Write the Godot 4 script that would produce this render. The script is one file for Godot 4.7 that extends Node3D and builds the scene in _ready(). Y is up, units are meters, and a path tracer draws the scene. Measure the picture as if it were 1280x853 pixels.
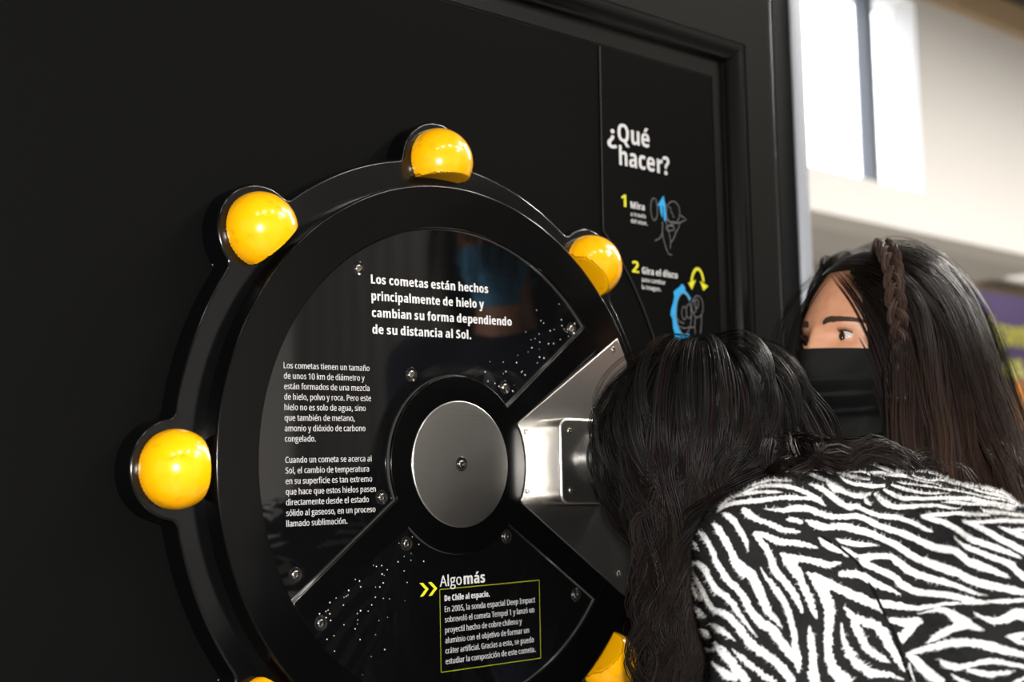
extends Node3D
# Museum exhibit: comet wheel on a black display panel, two girls, one peering into the viewer.
# Coordinates: display panel face is z = 0, x runs along it, the wheel centre sits at height OY.
const OY := 1.10
const CAM := Vector3(-1.0507, -0.0574, 1.2689)
const CX := Vector3(0.7324, -0.0182, 0.6807)
const CY := Vector3(-0.0663, 0.9930, 0.0979)
const CZ := Vector3(-0.6777, -0.1168, 0.7260)
const Z1 := 0.0363
const Z2 := 0.0597
const RHO := 0.02594
var M := {}
var names := {}
var rng := RandomNumberGenerator.new()

# ------------------------------------------------------------------ mesh builder
class MB:
	var v := PackedVector3Array()
	var n := PackedVector3Array()
	var c := PackedColorArray()
	var uv := PackedVector2Array()
	var ix := PackedInt32Array()
	var col := Color.WHITE
	var use_c := false
	var use_uv := false
	func vert(p: Vector3, nn: Vector3, t := Vector2.ZERO) -> int:
		v.append(p); n.append(nn); c.append(col); uv.append(t)
		return v.size() - 1
	func tri(a: int, b: int, d: int) -> void:
		ix.append(a); ix.append(b); ix.append(d)
	func quad(a: int, b: int, d: int, e: int) -> void:
		ix.append_array([a, b, d, a, d, e])
	func face(p: Array) -> void:
		# flat polygon fan
		var nn: Vector3 = -(p[1] - p[0]).cross(p[2] - p[0]).normalized()
		var s := v.size()
		for q in p: vert(q, nn)
		for i in range(1, p.size() - 1): tri(s, s + i, s + i + 1)
	func box(a: Vector3, b: Vector3, bev := 0.0) -> void:
		if bev <= 0.0:
			var X := [a.x, b.x]; var Y := [a.y, b.y]; var Z := [a.z, b.z]
			for s in [0, 1]:
				var f := [Vector3(X[s], Y[0], Z[0]), Vector3(X[s], Y[1], Z[0]), Vector3(X[s], Y[1], Z[1]), Vector3(X[s], Y[0], Z[1])]
				var g := [Vector3(X[0], Y[s], Z[0]), Vector3(X[0], Y[s], Z[1]), Vector3(X[1], Y[s], Z[1]), Vector3(X[1], Y[s], Z[0])]
				var h := [Vector3(X[0], Y[0], Z[s]), Vector3(X[1], Y[0], Z[s]), Vector3(X[1], Y[1], Z[s]), Vector3(X[0], Y[1], Z[s])]
				for q in [f, g, h]:
					if s == 0: q.reverse()
					q.reverse()
					face(q)
			return
		# chamfered box: rounded rectangle stacked in z
		var lo := a; var hi := b
		var rings := [[lo.z, bev], [lo.z + bev, 0.0], [hi.z - bev, 0.0], [hi.z, bev]]
		var st := []
		for r in rings:
			var i: float = r[1]
			var pts := []
			for q in [[0, 0], [1, 0], [1, 1], [0, 1]]:
				var px: float = hi.x - i if q[0] else lo.x + i
				var py: float = hi.y - i if q[1] else lo.y + i
				var sx: float = -1.0 if q[0] else 1.0
				var sy: float = -1.0 if q[1] else 1.0
				var k: float = bev * 0.6
				if (q[0] + q[1]) % 2 == 0:
					pts.append(Vector3(px, py + sy * k, r[0])); pts.append(Vector3(px + sx * k, py, r[0]))
				else:
					pts.append(Vector3(px + sx * k, py, r[0])); pts.append(Vector3(px, py + sy * k, r[0]))
			st.append(pts)
		for j in 3:
			for i in 8:
				var k: int = (i + 1) % 8
				face([st[j][i], st[j + 1][i], st[j + 1][k], st[j][k]])
		var top: Array = st[3].duplicate(); top.reverse()
		face(top)
		face(st[0])
	# grid of points rows x cols, smooth normals; closed_u wraps columns
	func grid(p: PackedVector3Array, rows: int, cols: int, closed := false, uvs := PackedVector2Array()) -> void:
		var s := v.size()
		for r in rows:
			for k in cols:
				var k0 := k - 1; var k1 := k + 1
				if closed: k0 = (k0 + cols) % cols; k1 = k1 % cols
				else: k0 = maxi(k0, 0); k1 = mini(k1, cols - 1)
				var a := p[r * cols + k1] - p[r * cols + k0]
				var b := p[mini(r + 1, rows - 1) * cols + k] - p[maxi(r - 1, 0) * cols + k]
				var nn := a.cross(b)
				if nn.length_squared() < 1e-18:
					nn = p[r * cols + k] - p[(rows / 2) * cols + k]
					if nn.length_squared() < 1e-18: nn = Vector3.UP
				vert(p[r * cols + k], nn.normalized(), uvs[r * cols + k] if uvs.size() else Vector2.ZERO)
		for r in rows - 1:
			for k in (cols if closed else cols - 1):
				var k1 := (k + 1) % cols
				quad(s + r * cols + k, s + (r + 1) * cols + k, s + (r + 1) * cols + k1, s + r * cols + k1)
	# profile of (radius, z) turned around the z axis; sharp where the profile repeats a point
	func lathe(prof: Array, segs := 96, centre := Vector3.ZERO, a0 := 0.0, a1 := TAU) -> void:
		for j in prof.size() - 1:
			var p: Vector2 = prof[j]; var q: Vector2 = prof[j + 1]
			var t := q - p
			if t.length() < 1e-7: continue
			var np := Vector2(t.y, -t.x).normalized()
			var na := np; var nb := np
			if j > 0:
				var u: Vector2 = prof[j] - prof[j - 1]
				if u.length() > 1e-7 and u.normalized().dot(t.normalized()) > 0.7: na = (np + Vector2(u.y, -u.x).normalized()).normalized()
			if j < prof.size() - 2:
				var u2: Vector2 = prof[j + 2] - prof[j + 1]
				if u2.length() > 1e-7 and u2.normalized().dot(t.normalized()) > 0.7: nb = (np + Vector2(u2.y, -u2.x).normalized()).normalized()
			var s := v.size()
			for i in segs + 1:
				var a := a0 + (a1 - a0) * i / segs
				var e := Vector3(cos(a), sin(a), 0)
				vert(centre + e * p.x + Vector3(0, 0, p.y), -(e * na.x + Vector3(0, 0, na.y)) * -1.0, Vector2(e.x * p.x, e.y * p.x))
				vert(centre + e * q.x + Vector3(0, 0, q.y), -(e * nb.x + Vector3(0, 0, nb.y)) * -1.0, Vector2(e.x * q.x, e.y * q.x))
			for i in segs:
				quad(s + i * 2, s + i * 2 + 1, s + i * 2 + 3, s + i * 2 + 2)
	# polygon (counter-clockwise, x/y) extruded from z0 to z1 with a rounded front edge
	func extrude(poly: PackedVector2Array, z0: float, z1: float, bev := 0.0, steps := 3, back := false) -> void:
		var m := poly.size()
		var nr := PackedVector2Array(); nr.resize(m)
		for i in m:
			var a := (poly[i] - poly[(i + m - 1) % m]).normalized()
			var b := (poly[(i + 1) % m] - poly[i]).normalized()
			var t := (a + b).normalized()
			var o := Vector2(t.y, -t.x)
			var cs := maxf(0.45, o.dot(Vector2(a.y, -a.x)))
			nr[i] = o / cs
		var rows := []
		rows.append([0.0, z0, 0.0])
		if bev > 0.0:
			for k in steps + 1:
				var t := PI / 2 * k / steps
				rows.append([bev * (1.0 - cos(t)), z1 - bev + bev * sin(t), t])
		else:
			rows.append([0.0, z1, 0.0])
		var s := v.size()
		var sharp := PackedByteArray(); sharp.resize(m)
		for r in rows:
			for i in m:
				var o2 := nr[i].normalized()
				vert(Vector3(poly[i].x - nr[i].x * r[0], poly[i].y - nr[i].y * r[0], r[1]), Vector3(o2.x * cos(r[2]), o2.y * cos(r[2]), sin(r[2])))
		for r in rows.size() - 1:
			for i in m:
				var k := (i + 1) % m
				quad(s + r * m + i, s + (r + 1) * m + i, s + (r + 1) * m + k, s + r * m + k)
		var last: Array = rows[rows.size() - 1]
		var inner := PackedVector2Array()
		for i in m: inner.append(poly[i] - nr[i] * last[0])
		flat(inner, last[1], 1.0)
		if back: flat(poly, z0, -1.0)
	func flat(poly: PackedVector2Array, z: float, up: float) -> void:
		var t := Geometry2D.triangulate_polygon(poly)
		var s := v.size()
		for p in poly: vert(Vector3(p.x, p.y, z), Vector3(0, 0, up), p)
		for i in t: ix.append(s + i)
	# tube along points with radii
	func tube(p: PackedVector3Array, r: PackedFloat32Array, segs := 8, caps := true) -> void:
		var up := Vector3.UP
		var m := p.size()
		var s := v.size()
		var prev := Vector3.ZERO
		for i in m:
			var t := (p[mini(i + 1, m - 1)] - p[maxi(i - 1, 0)]).normalized()
			if i == 0:
				if absf(t.dot(up)) > 0.9: up = Vector3.RIGHT
				prev = (up - t * up.dot(t)).normalized()
			else:
				prev = (prev - t * prev.dot(t)).normalized()
			var b := t.cross(prev)
			for k in segs:
				var a := TAU * k / segs
				var e := prev * cos(a) + b * sin(a)
				vert(p[i] + e * r[i % r.size()], e)
		for i in m - 1:
			for k in segs:
				var k1 := (k + 1) % segs
				quad(s + i * segs + k, s + i * segs + k1, s + (i + 1) * segs + k1, s + (i + 1) * segs + k)
		if caps:
			for e in [0, m - 1]:
				var t2 := (p[1] - p[0]).normalized() * -1.0 if e == 0 else (p[m - 1] - p[m - 2]).normalized()
				var ci := vert(p[e], t2)
				for k in segs:
					if e == 0: tri(ci, s + e * segs + (k + 1) % segs, s + e * segs + k)
					else: tri(ci, s + e * segs + k, s + e * segs + (k + 1) % segs)
	func ellipsoid(centre: Vector3, b: Basis, e: Vector3, rows := 12, cols := 18) -> void:
		var p := PackedVector3Array()
		for r in rows + 1:
			var th := PI * r / rows
			for k in cols:
				var a := TAU * k / cols
				p.append(centre + b * (Vector3(sin(th) * sin(a), cos(th), sin(th) * cos(a)) * e))
		var s := v.size()
		grid(p, rows + 1, cols, true)
		for i in p.size():
			n[s + i] = (b * ((b.transposed() * (p[i] - centre)) / (e * e))).normalized()
	func mesh(fix := true) -> ArrayMesh:
		if fix:
			for i in range(0, ix.size(), 3):
				var a := ix[i]; var b := ix[i + 1]; var d := ix[i + 2]
				if (v[b] - v[a]).cross(v[d] - v[a]).dot(n[a] + n[b] + n[d]) > 0.0:
					ix[i + 1] = d; ix[i + 2] = b
		var arr := []
		arr.resize(Mesh.ARRAY_MAX)
		arr[Mesh.ARRAY_VERTEX] = v
		arr[Mesh.ARRAY_NORMAL] = n
		if use_c: arr[Mesh.ARRAY_COLOR] = c
		if use_uv: arr[Mesh.ARRAY_TEX_UV] = uv
		arr[Mesh.ARRAY_INDEX] = ix
		var m := ArrayMesh.new()
		m.add_surface_from_arrays(Mesh.PRIMITIVE_TRIANGLES, arr)
		return m

# ------------------------------------------------------------------ smooth union of tapered capsules
class Sdf:
	var a := PackedVector3Array()
	var ab := PackedVector3Array()
	var il := PackedFloat32Array()
	var ra := PackedFloat32Array()
	var dr := PackedFloat32Array()
	var k := 0.04
	var noise: FastNoiseLite = null
	var amp := 0.0
	func bone(p: Vector3, q: Vector3, r0: float, r1: float) -> Sdf:
		a.append(p); ab.append(q - p)
		il.append(1.0 / maxf(1e-9, (q - p).length_squared()))
		ra.append(r0); dr.append(r1 - r0)
		return self
	func chain(pts: Array, rs: Array) -> Sdf:
		for i in pts.size() - 1: bone(pts[i], pts[i + 1], rs[i], rs[i + 1])
		return self
	func d(p: Vector3) -> float:
		var best := 1e9
		for i in a.size():
			var w := p - a[i]
			var t := clampf(w.dot(ab[i]) * il[i], 0.0, 1.0)
			var s := (w - ab[i] * t).length() - ra[i] - dr[i] * t
			var h := k - absf(best - s)
			best = minf(best, s)
			if h > 0.0: best -= h * h * 0.25 / k
		if noise and best < 0.05: best += noise.get_noise_3dv(p) * amp
		return best
	func grad(p: Vector3) -> Vector3:
		var e := 0.003
		var c := d(p)
		return Vector3(d(p + Vector3(e, 0, 0)) - c, d(p + Vector3(0, e, 0)) - c, d(p + Vector3(0, 0, e)) - c).normalized()
	func bounds(pad: float) -> AABB:
		var bb := AABB(a[0], Vector3.ZERO)
		for i in a.size():
			var r := Vector3.ONE * (maxf(ra[i], ra[i] + dr[i]) + pad)
			bb = bb.merge(AABB(a[i] - r, r * 2)).merge(AABB(a[i] + ab[i] - r, r * 2))
		return bb
	# surface nets, appended to mb
	func net(mb: MB, c: float) -> void:
		var bb := bounds(0.02)
		var lo := bb.position
		var nx := int(bb.size.x / c) + 2
		var ny := int(bb.size.y / c) + 2
		var nz := int(bb.size.z / c) + 2
		var g := PackedFloat32Array(); g.resize(nx * ny * nz); g.fill(1.0)
		var act := []
		var B := 5
		var reach := B * c * 0.87 + absf(amp) + k * 0.3
		for bz in range(0, nz, B):
			for by in range(0, ny, B):
				for bx in range(0, nx, B):
					var cc := lo + Vector3(bx + B * 0.5, by + B * 0.5, bz + B * 0.5) * c
					var dd := d(cc)
					if absf(dd) > reach:
						if dd < 0.0:
							for z in range(bz, mini(bz + B, nz)):
								for y in range(by, mini(by + B, ny)):
									for x in range(bx, mini(bx + B, nx)): g[(z * ny + y) * nx + x] = -1.0
						continue
					act.append(Vector3i(bx, by, bz))
					for z in range(bz, mini(bz + B, nz)):
						for y in range(by, mini(by + B, ny)):
							for x in range(bx, mini(bx + B, nx)):
								g[(z * ny + y) * nx + x] = d(lo + Vector3(x, y, z) * c)
		var id := {}
		var sx := 1; var sy := nx; var sz := nx * ny
		var offs := [0, sx, sy, sx + sy, sz, sx + sz, sy + sz, sx + sy + sz]
		var cor := [Vector3(0, 0, 0), Vector3(1, 0, 0), Vector3(0, 1, 0), Vector3(1, 1, 0), Vector3(0, 0, 1), Vector3(1, 0, 1), Vector3(0, 1, 1), Vector3(1, 1, 1)]
		var edges := [[0, 1], [2, 3], [4, 5], [6, 7], [0, 2], [1, 3], [4, 6], [5, 7], [0, 4], [1, 5], [2, 6], [3, 7]]
		var s0 := mb.v.size()
		var cells := PackedInt32Array()
		for bl in act:
			for z in range(maxi(bl.z - 1, 0), mini(bl.z + B, nz - 1)):
				for y in range(maxi(bl.y - 1, 0), mini(bl.y + B, ny - 1)):
					for x in range(maxi(bl.x - 1, 0), mini(bl.x + B, nx - 1)):
						var o := (z * ny + y) * nx + x
						var neg := 0
						for q in 8:
							if g[o + offs[q]] < 0.0: neg += 1
						if neg == 0 or neg == 8 or id.has(o): continue
						var sum := Vector3.ZERO; var cnt := 0
						for e in edges:
							var f0 := g[o + offs[e[0]]]; var f1 := g[o + offs[e[1]]]
							if (f0 < 0.0) != (f1 < 0.0):
								sum += (cor[e[0]] as Vector3).lerp(cor[e[1]], f0 / (f0 - f1)); cnt += 1
						var p := lo + (Vector3(x, y, z) + sum / cnt) * c
						id[o] = mb.vert(p, Vector3.ZERO)
						cells.append(o)
		for o in cells:
			var x := o % nx; var y := (o / nx) % ny; var z := o / (nx * ny)
			var f := g[o]
			if y > 0 and z > 0 and (f < 0.0) != (g[o + sx] < 0.0) and id.has(o - sy) and id.has(o - sz) and id.has(o - sy - sz):
				var q := [id[o], id[o - sy], id[o - sy - sz], id[o - sz]]
				if f < 0.0: mb.quad(q[0], q[3], q[2], q[1])
				else: mb.quad(q[0], q[1], q[2], q[3])
			if x > 0 and z > 0 and (f < 0.0) != (g[o + sy] < 0.0) and id.has(o - sx) and id.has(o - sz) and id.has(o - sx - sz):
				var q2 := [id[o], id[o - sz], id[o - sx - sz], id[o - sx]]
				if f < 0.0: mb.quad(q2[0], q2[3], q2[2], q2[1])
				else: mb.quad(q2[0], q2[1], q2[2], q2[3])
			if x > 0 and y > 0 and (f < 0.0) != (g[o + sz] < 0.0) and id.has(o - sx) and id.has(o - sy) and id.has(o - sx - sy):
				var q3 := [id[o], id[o - sx], id[o - sx - sy], id[o - sy]]
				if f < 0.0: mb.quad(q3[0], q3[3], q3[2], q3[1])
				else: mb.quad(q3[0], q3[1], q3[2], q3[3])
		for i in range(s0, mb.v.size()):
			mb.n[i] = grad(mb.v[i])

# ------------------------------------------------------------------ scene helpers
func numbered(called: String) -> String:
	if not names.has(called):
		names[called] = 0
		return called
	names[called] += 1
	return "%s_%03d" % [called, names[called]]

func thing(called: String, label: String, category: String, at := Vector3.ZERO, group := "") -> Node3D:
	var o := Node3D.new()
	o.name = numbered(called)
	add_child(o)
	o.position = at
	o.set_meta("label", label); o.set_meta("category", category)
	if group: o.set_meta("group", group)
	return o

func put(called: String, m: Mesh, mat: Material, parent: Node, at := Vector3.ZERO, label := "") -> MeshInstance3D:
	var o := MeshInstance3D.new()
	o.name = called
	o.mesh = m
	o.material_override = mat
	parent.add_child(o, true)
	o.position = at
	o.cast_shadow = GeometryInstance3D.SHADOW_CASTING_SETTING_ON
	if label: o.set_meta("label", label)
	return o

func struct(called: String, m: Mesh, mat: Material, at := Vector3.ZERO) -> MeshInstance3D:
	var o := put(called, m, mat, self, at)
	o.set_meta("kind", "structure")
	return o

func top(called: String, m: Mesh, mat: Material, label: String, category: String, at := Vector3.ZERO, group := "") -> MeshInstance3D:
	var o := put(numbered(called), m, mat, self, at)
	o.set_meta("label", label); o.set_meta("category", category)
	if group: o.set_meta("group", group)
	return o

func mat(key: String, albedo: Color, rough := 0.5, metal := 0.0, spec := 0.5) -> StandardMaterial3D:
	var m := StandardMaterial3D.new()
	m.resource_name = key
	m.albedo_color = albedo; m.roughness = rough; m.metallic = metal; m.metallic_specular = spec
	M[key] = m
	return m

func noise_tex(freq: float, w: int, h: int, seed_: int, as_normal := false, bump := 4.0, ramp: Gradient = null) -> ImageTexture:
	var f := FastNoiseLite.new()
	f.seed = seed_; f.frequency = freq; f.fractal_octaves = 4
	var im := f.get_seamless_image(w, h)
	if ramp:
		var o := Image.create(w, h, false, Image.FORMAT_RGB8)
		for y in h:
			for x in w: o.set_pixel(x, y, ramp.sample(im.get_pixel(x, y).r))
		im = o
	if as_normal:
		im.bump_map_to_normal_map(bump)
	return ImageTexture.create_from_image(im)

func gradient(pts: Array) -> Gradient:
	var g := Gradient.new()
	g.offsets = PackedFloat32Array(); g.colors = PackedColorArray()
	var o := PackedFloat32Array(); var c := PackedColorArray()
	for p in pts: o.append(p[0]); c.append(p[1])
	g.offsets = o; g.colors = c
	return g

func materials() -> void:
	var m := mat("black_panel", Color(0.042, 0.043, 0.043), 0.62, 0.0, 0.12)
	m.uv1_triplanar = true; m.uv1_scale = Vector3.ONE * 6.0
	m.normal_enabled = true; m.normal_texture = noise_tex(0.09, 256, 256, 3, true, 1.0); m.normal_scale = 0.10
	mat("frame_black", Color(0.034, 0.034, 0.034), 0.20, 0.0, 0.45)
	mat("ring_black", Color(0.028, 0.029, 0.031), 0.16, 0.0, 0.50)
	mat("hub_black", Color(0.022, 0.022, 0.023), 0.17, 0.0, 0.36)
	mat("acrylic", Color(0.036, 0.038, 0.041), 0.035, 0.0, 0.85)
	mat("acrylic_edge", Color(0.20, 0.20, 0.195), 0.22, 0.0, 0.9)
	mat("print_white", Color(0.82, 0.82, 0.82), 0.5)
	mat("print_small", Color(0.72, 0.72, 0.72), 0.5)
	mat("print_grey", Color(0.42, 0.42, 0.42), 0.5)
	mat("print_yellow", Color(0.86, 0.84, 0.14), 0.5)
	mat("print_lime", Color(0.55, 0.57, 0.10), 0.5)
	mat("print_blue", Color(0.16, 0.62, 0.86), 0.5)
	mat("seam_grey", Color(0.20, 0.20, 0.20), 0.5)
	m = mat("steel", Color(0.80, 0.79, 0.77), 0.33, 1.0)
	# brushed grain: streaks along u, drawn as a normal and a roughness map
	var im := Image.create(64, 512, false, Image.FORMAT_RGB8)
	var r2 := RandomNumberGenerator.new(); r2.seed = 11
	for y in 512:
		var base := r2.randf_range(0.25, 0.75)
		for x in 64:
			var w := clampf(base + r2.randf_range(-0.08, 0.08), 0, 1)
			im.set_pixel(x, y, Color(w, w, w))
	var nm: Image = im.duplicate()
	nm.bump_map_to_normal_map(1.5)
	m.normal_enabled = true; m.normal_texture = ImageTexture.create_from_image(nm); m.normal_scale = 0.12
	m.uv1_triplanar = true; m.uv1_scale = Vector3(5, 5, 5)
	m = mat("bolt", Color(0.75, 0.73, 0.70), 0.2, 1.0)
	m = mat("washer", Color(0.10, 0.10, 0.10), 0.12)
	m = mat("knob_yellow", Color(1.0, 0.715, 0.02), 0.22)
	m.clearcoat_enabled = true; m.clearcoat = 0.6; m.clearcoat_roughness = 0.08
	m.uv1_triplanar = true; m.uv1_scale = Vector3.ONE * 9.0
	m.albedo_texture = noise_tex(0.02, 256, 256, 21, false, 1, gradient([[0.0, Color(0.86, 0.66, 0.7)], [0.13, Color(0.96, 0.88, 0.9)], [0.20, Color(1, 1, 1)], [1.0, Color(1, 1, 1)]]))
	mat("tube_black", Color(0.15, 0.15, 0.155), 0.28, 0.0, 0.7)
	m = mat("skin", Color(0.81, 0.60, 0.475), 0.5)
	m.subsurf_scatter_enabled = true; m.subsurf_scatter_strength = 0.12
	m.uv1_triplanar = true; m.uv1_scale = Vector3.ONE * 7.0
	m.albedo_texture = noise_tex(0.03, 256, 256, 31, false, 1, gradient([[0.0, Color(0.93, 0.86, 0.84)], [0.5, Color(1, 0.98, 0.97)], [1.0, Color(1, 1, 1)]]))
	m = mat("hair_dark", Color.WHITE, 0.38, 0.0, 0.20)
	m.vertex_color_use_as_albedo = true
	m = mat("eye", Color.WHITE, 0.08)
	m.vertex_color_use_as_albedo = true
	m = mat("mask_black", Color(0.022, 0.023, 0.024), 0.7, 0.0, 0.3)
	m = mat("mask_blue", Color(0.42, 0.70, 0.88), 0.7)
	mat("cloth_dark", Color(0.045, 0.045, 0.05), 0.9, 0.0, 0.2)
	mat("cloth_navy", Color(0.12, 0.14, 0.22), 0.85)
	mat("denim", Color(0.13, 0.16, 0.24), 0.85)
	mat("shoe", Color(0.75, 0.75, 0.75), 0.6)
	mat("wall_cream", Color(0.875, 0.865, 0.85), 0.85)
	mat("wall_white", Color(0.90, 0.90, 0.90), 0.8)
	mat("cove", Color(0.80, 0.70, 0.56), 0.8)
	mat("ceiling_dark", Color(0.33, 0.30, 0.26), 0.85)
	mat("ceiling_white", Color(0.80, 0.79, 0.77), 0.9)
	mat("floor_grey", Color(0.42, 0.40, 0.38), 0.35)
	mat("aluminium", Color(0.78, 0.80, 0.84), 0.35, 0.6)
	mat("gasket", Color(0.035, 0.04, 0.05), 0.6, 0.0, 0.2)
	mat("mullion", Color(0.30, 0.31, 0.33), 0.5)
	m = mat("glass", Color(0.95, 0.98, 1.0, 0.08), 0.02)
	m.transparency = BaseMaterial3D.TRANSPARENCY_ALPHA
	mat("curtain", Color(0.50, 0.49, 0.475), 0.9)
	mat("board_brown", Color(0.40, 0.35, 0.28), 0.7)
	mat("board_purple", Color(0.36, 0.30, 0.50), 0.7)
	mat("board_yellow", Color(0.88, 0.88, 0.25), 0.7)
	mat("board_orange", Color(0.85, 0.52, 0.15), 0.7)
	mat("poster_purple", Color(0.52, 0.30, 0.62), 0.7)
	m = mat("lamp_glow", Color(1, 1, 1), 0.6)
	m.emission_enabled = true; m.emission = Color(1.0, 0.97, 0.92); m.emission_energy_multiplier = 6.0

func arc(r: float, a0: float, a1: float, n: int) -> PackedVector2Array:
	var p := PackedVector2Array()
	for i in n + 1:
		var a := deg_to_rad(a0 + (a1 - a0) * i / n)
		p.append(Vector2(cos(a), sin(a)) * r)
	return p

func text(s: String, x: float, y: float, w: float, h: float, bold: bool, m: Material, parent: Node, z: float, turn := 0.0, called := "text_line", depth_ := 0.0004) -> void:
	# one line of print: scaled to width w; h is the font's em height
	var f := SystemFont.new()
	f.font_names = PackedStringArray(["Droid Sans"])
	f.font_weight = 700 if bold else 400
	var t := TextMesh.new()
	t.text = s; t.font = f; t.font_size = 48; t.pixel_size = 0.01; t.depth = 0.02; t.curve_step = 2.0
	t.horizontal_alignment = HORIZONTAL_ALIGNMENT_LEFT
	t.vertical_alignment = VERTICAL_ALIGNMENT_TOP
	var bb := t.get_aabb()
	var o := put(called, t, m, parent)
	var sy := h * 0.80 / 0.48
	var sx := w / bb.size.x
	if not M.has("base%d" % int(bold)):
		var hm: TextMesh = t.duplicate(); hm.text = "H"
		M["base%d" % int(bold)] = hm.get_aabb().position.y
	var asc: float = -M["base%d" % int(bold)]
	var b := Basis(Vector3(0, 0, 1), turn) * Basis.from_scale(Vector3(sx, sy, depth_ / 0.02))
	var p := Vector3(x, y, 0).rotated(Vector3(0, 0, 1), turn)
	o.transform = Transform3D(b, Vector3(p.x, p.y, z) - b * Vector3(bb.position.x, -asc, 0.0))

func stroke(mb: MB, pts: Array, w: float, z: float) -> void:
	# flat printed line through points [x, y, x, y ...]
	var p := PackedVector2Array()
	for i in range(0, pts.size(), 2): p.append(Vector2(pts[i], pts[i + 1]))
	var s := mb.v.size()
	for i in p.size():
		var t := (p[mini(i + 1, p.size() - 1)] - p[maxi(i - 1, 0)]).normalized()
		var o := Vector2(-t.y, t.x) * w * 0.5
		mb.vert(Vector3(p[i].x + o.x, p[i].y + o.y, z), Vector3(0, 0, 1))
		mb.vert(Vector3(p[i].x - o.x, p[i].y - o.y, z), Vector3(0, 0, 1))
	for i in p.size() - 1: mb.quad(s + i * 2, s + i * 2 + 2, s + i * 2 + 3, s + i * 2 + 1)

func poly_of(pts: Array) -> PackedVector2Array:
	var p := PackedVector2Array()
	for i in range(0, pts.size(), 2): p.append(Vector2(pts[i], pts[i + 1]))
	return p

# ------------------------------------------------------------------ setting
func room() -> void:
	var b := MB.new(); b.box(Vector3(-6, -0.12, -5.6), Vector3(12, 0, 6.2)); struct("floor", b.mesh(), M.floor_grey)
	b = MB.new(); b.box(Vector3(-6, 4.005, -3.0), Vector3(12, 4.2, 6.2)); struct("ceiling", b.mesh(), M.ceiling_dark)
	# bulkhead wall with the high window; the lower wall stands further back
	var zb := -3.0
	var wl := 3.4; var wr := 5.985; var wb := 1.635 + OY; var wt := 3.80
	var bot := 1.413 + OY
	b = MB.new()
	b.box(Vector3(-6, bot, zb - 0.25), Vector3(wl, 4.2, zb))
	b.box(Vector3(wr, bot, zb - 0.25), Vector3(12, 4.2, zb))
	b.box(Vector3(wl, bot, zb - 0.25), Vector3(wr, wb, zb))
	b.box(Vector3(wl, wt, zb - 0.25), Vector3(wr, 4.2, zb))
	struct("wall_back", b.mesh(), M.wall_cream)
	b = MB.new(); b.box(Vector3(6.0, 3.835, zb), Vector3(12, 4.005, zb + 0.05)); struct("trim_1", b.mesh(), M.cove)
	var w := Node3D.new(); w.name = "window_1"; w.set_meta("kind", "structure"); add_child(w)
	b = MB.new(); b.box(Vector3(wl, wb, zb - 0.14), Vector3(wr, wt, zb - 0.13)); put("pane", b.mesh(), M.glass, w)
	b = MB.new(); b.box(Vector3(5.630, wb, zb - 0.16), Vector3(5.685, wt, zb - 0.07), 0.004); put("mullion", b.mesh(), M.mullion, w)
	b = MB.new(); b.box(Vector3(4.45, wb, zb - 0.16), Vector3(4.49, wt, zb - 0.09), 0.004); put("mullion", b.mesh(), M.mullion, w)
	b = MB.new(); b.box(Vector3(-6, 0, -4.3), Vector3(12, bot + 0.08, -4.1)); b.box(Vector3(7.75, bot + 0.08, -4.3), Vector3(12, 3.4, -4.1)); struct("wall_recess", b.mesh(), M.wall_cream)
	b = MB.new(); b.box(Vector3(-6, bot, -4.1), Vector3(7.75, bot + 0.08, zb - 0.25)); b.box(Vector3(7.75, 3.3, -4.1), Vector3(12, 3.4, zb - 0.25)); struct("ceiling_recess", b.mesh(), M.ceiling_white)
	b = MB.new(); b.box(Vector3(7.75, bot, -4.1), Vector3(7.758, 3.4, zb - 0.25)); struct("trim_2", b.mesh(), M.wall_white)
	# closed walls out of the frame: left, right and front
	b = MB.new(); b.box(Vector3(-6.2, 0, -5.6), Vector3(-6, 4.2, 6.2)); struct("wall_left", b.mesh(), M.wall_cream)
	b = MB.new(); b.box(Vector3(12, 0, -5.6), Vector3(12.2, 4.2, 6.2)); struct("wall_right", b.mesh(), M.wall_cream)
	b = MB.new(); b.box(Vector3(-6, 0, 6), Vector3(12, 4.2, 6.2)); struct("wall_front", b.mesh(), M.wall_cream)

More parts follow.
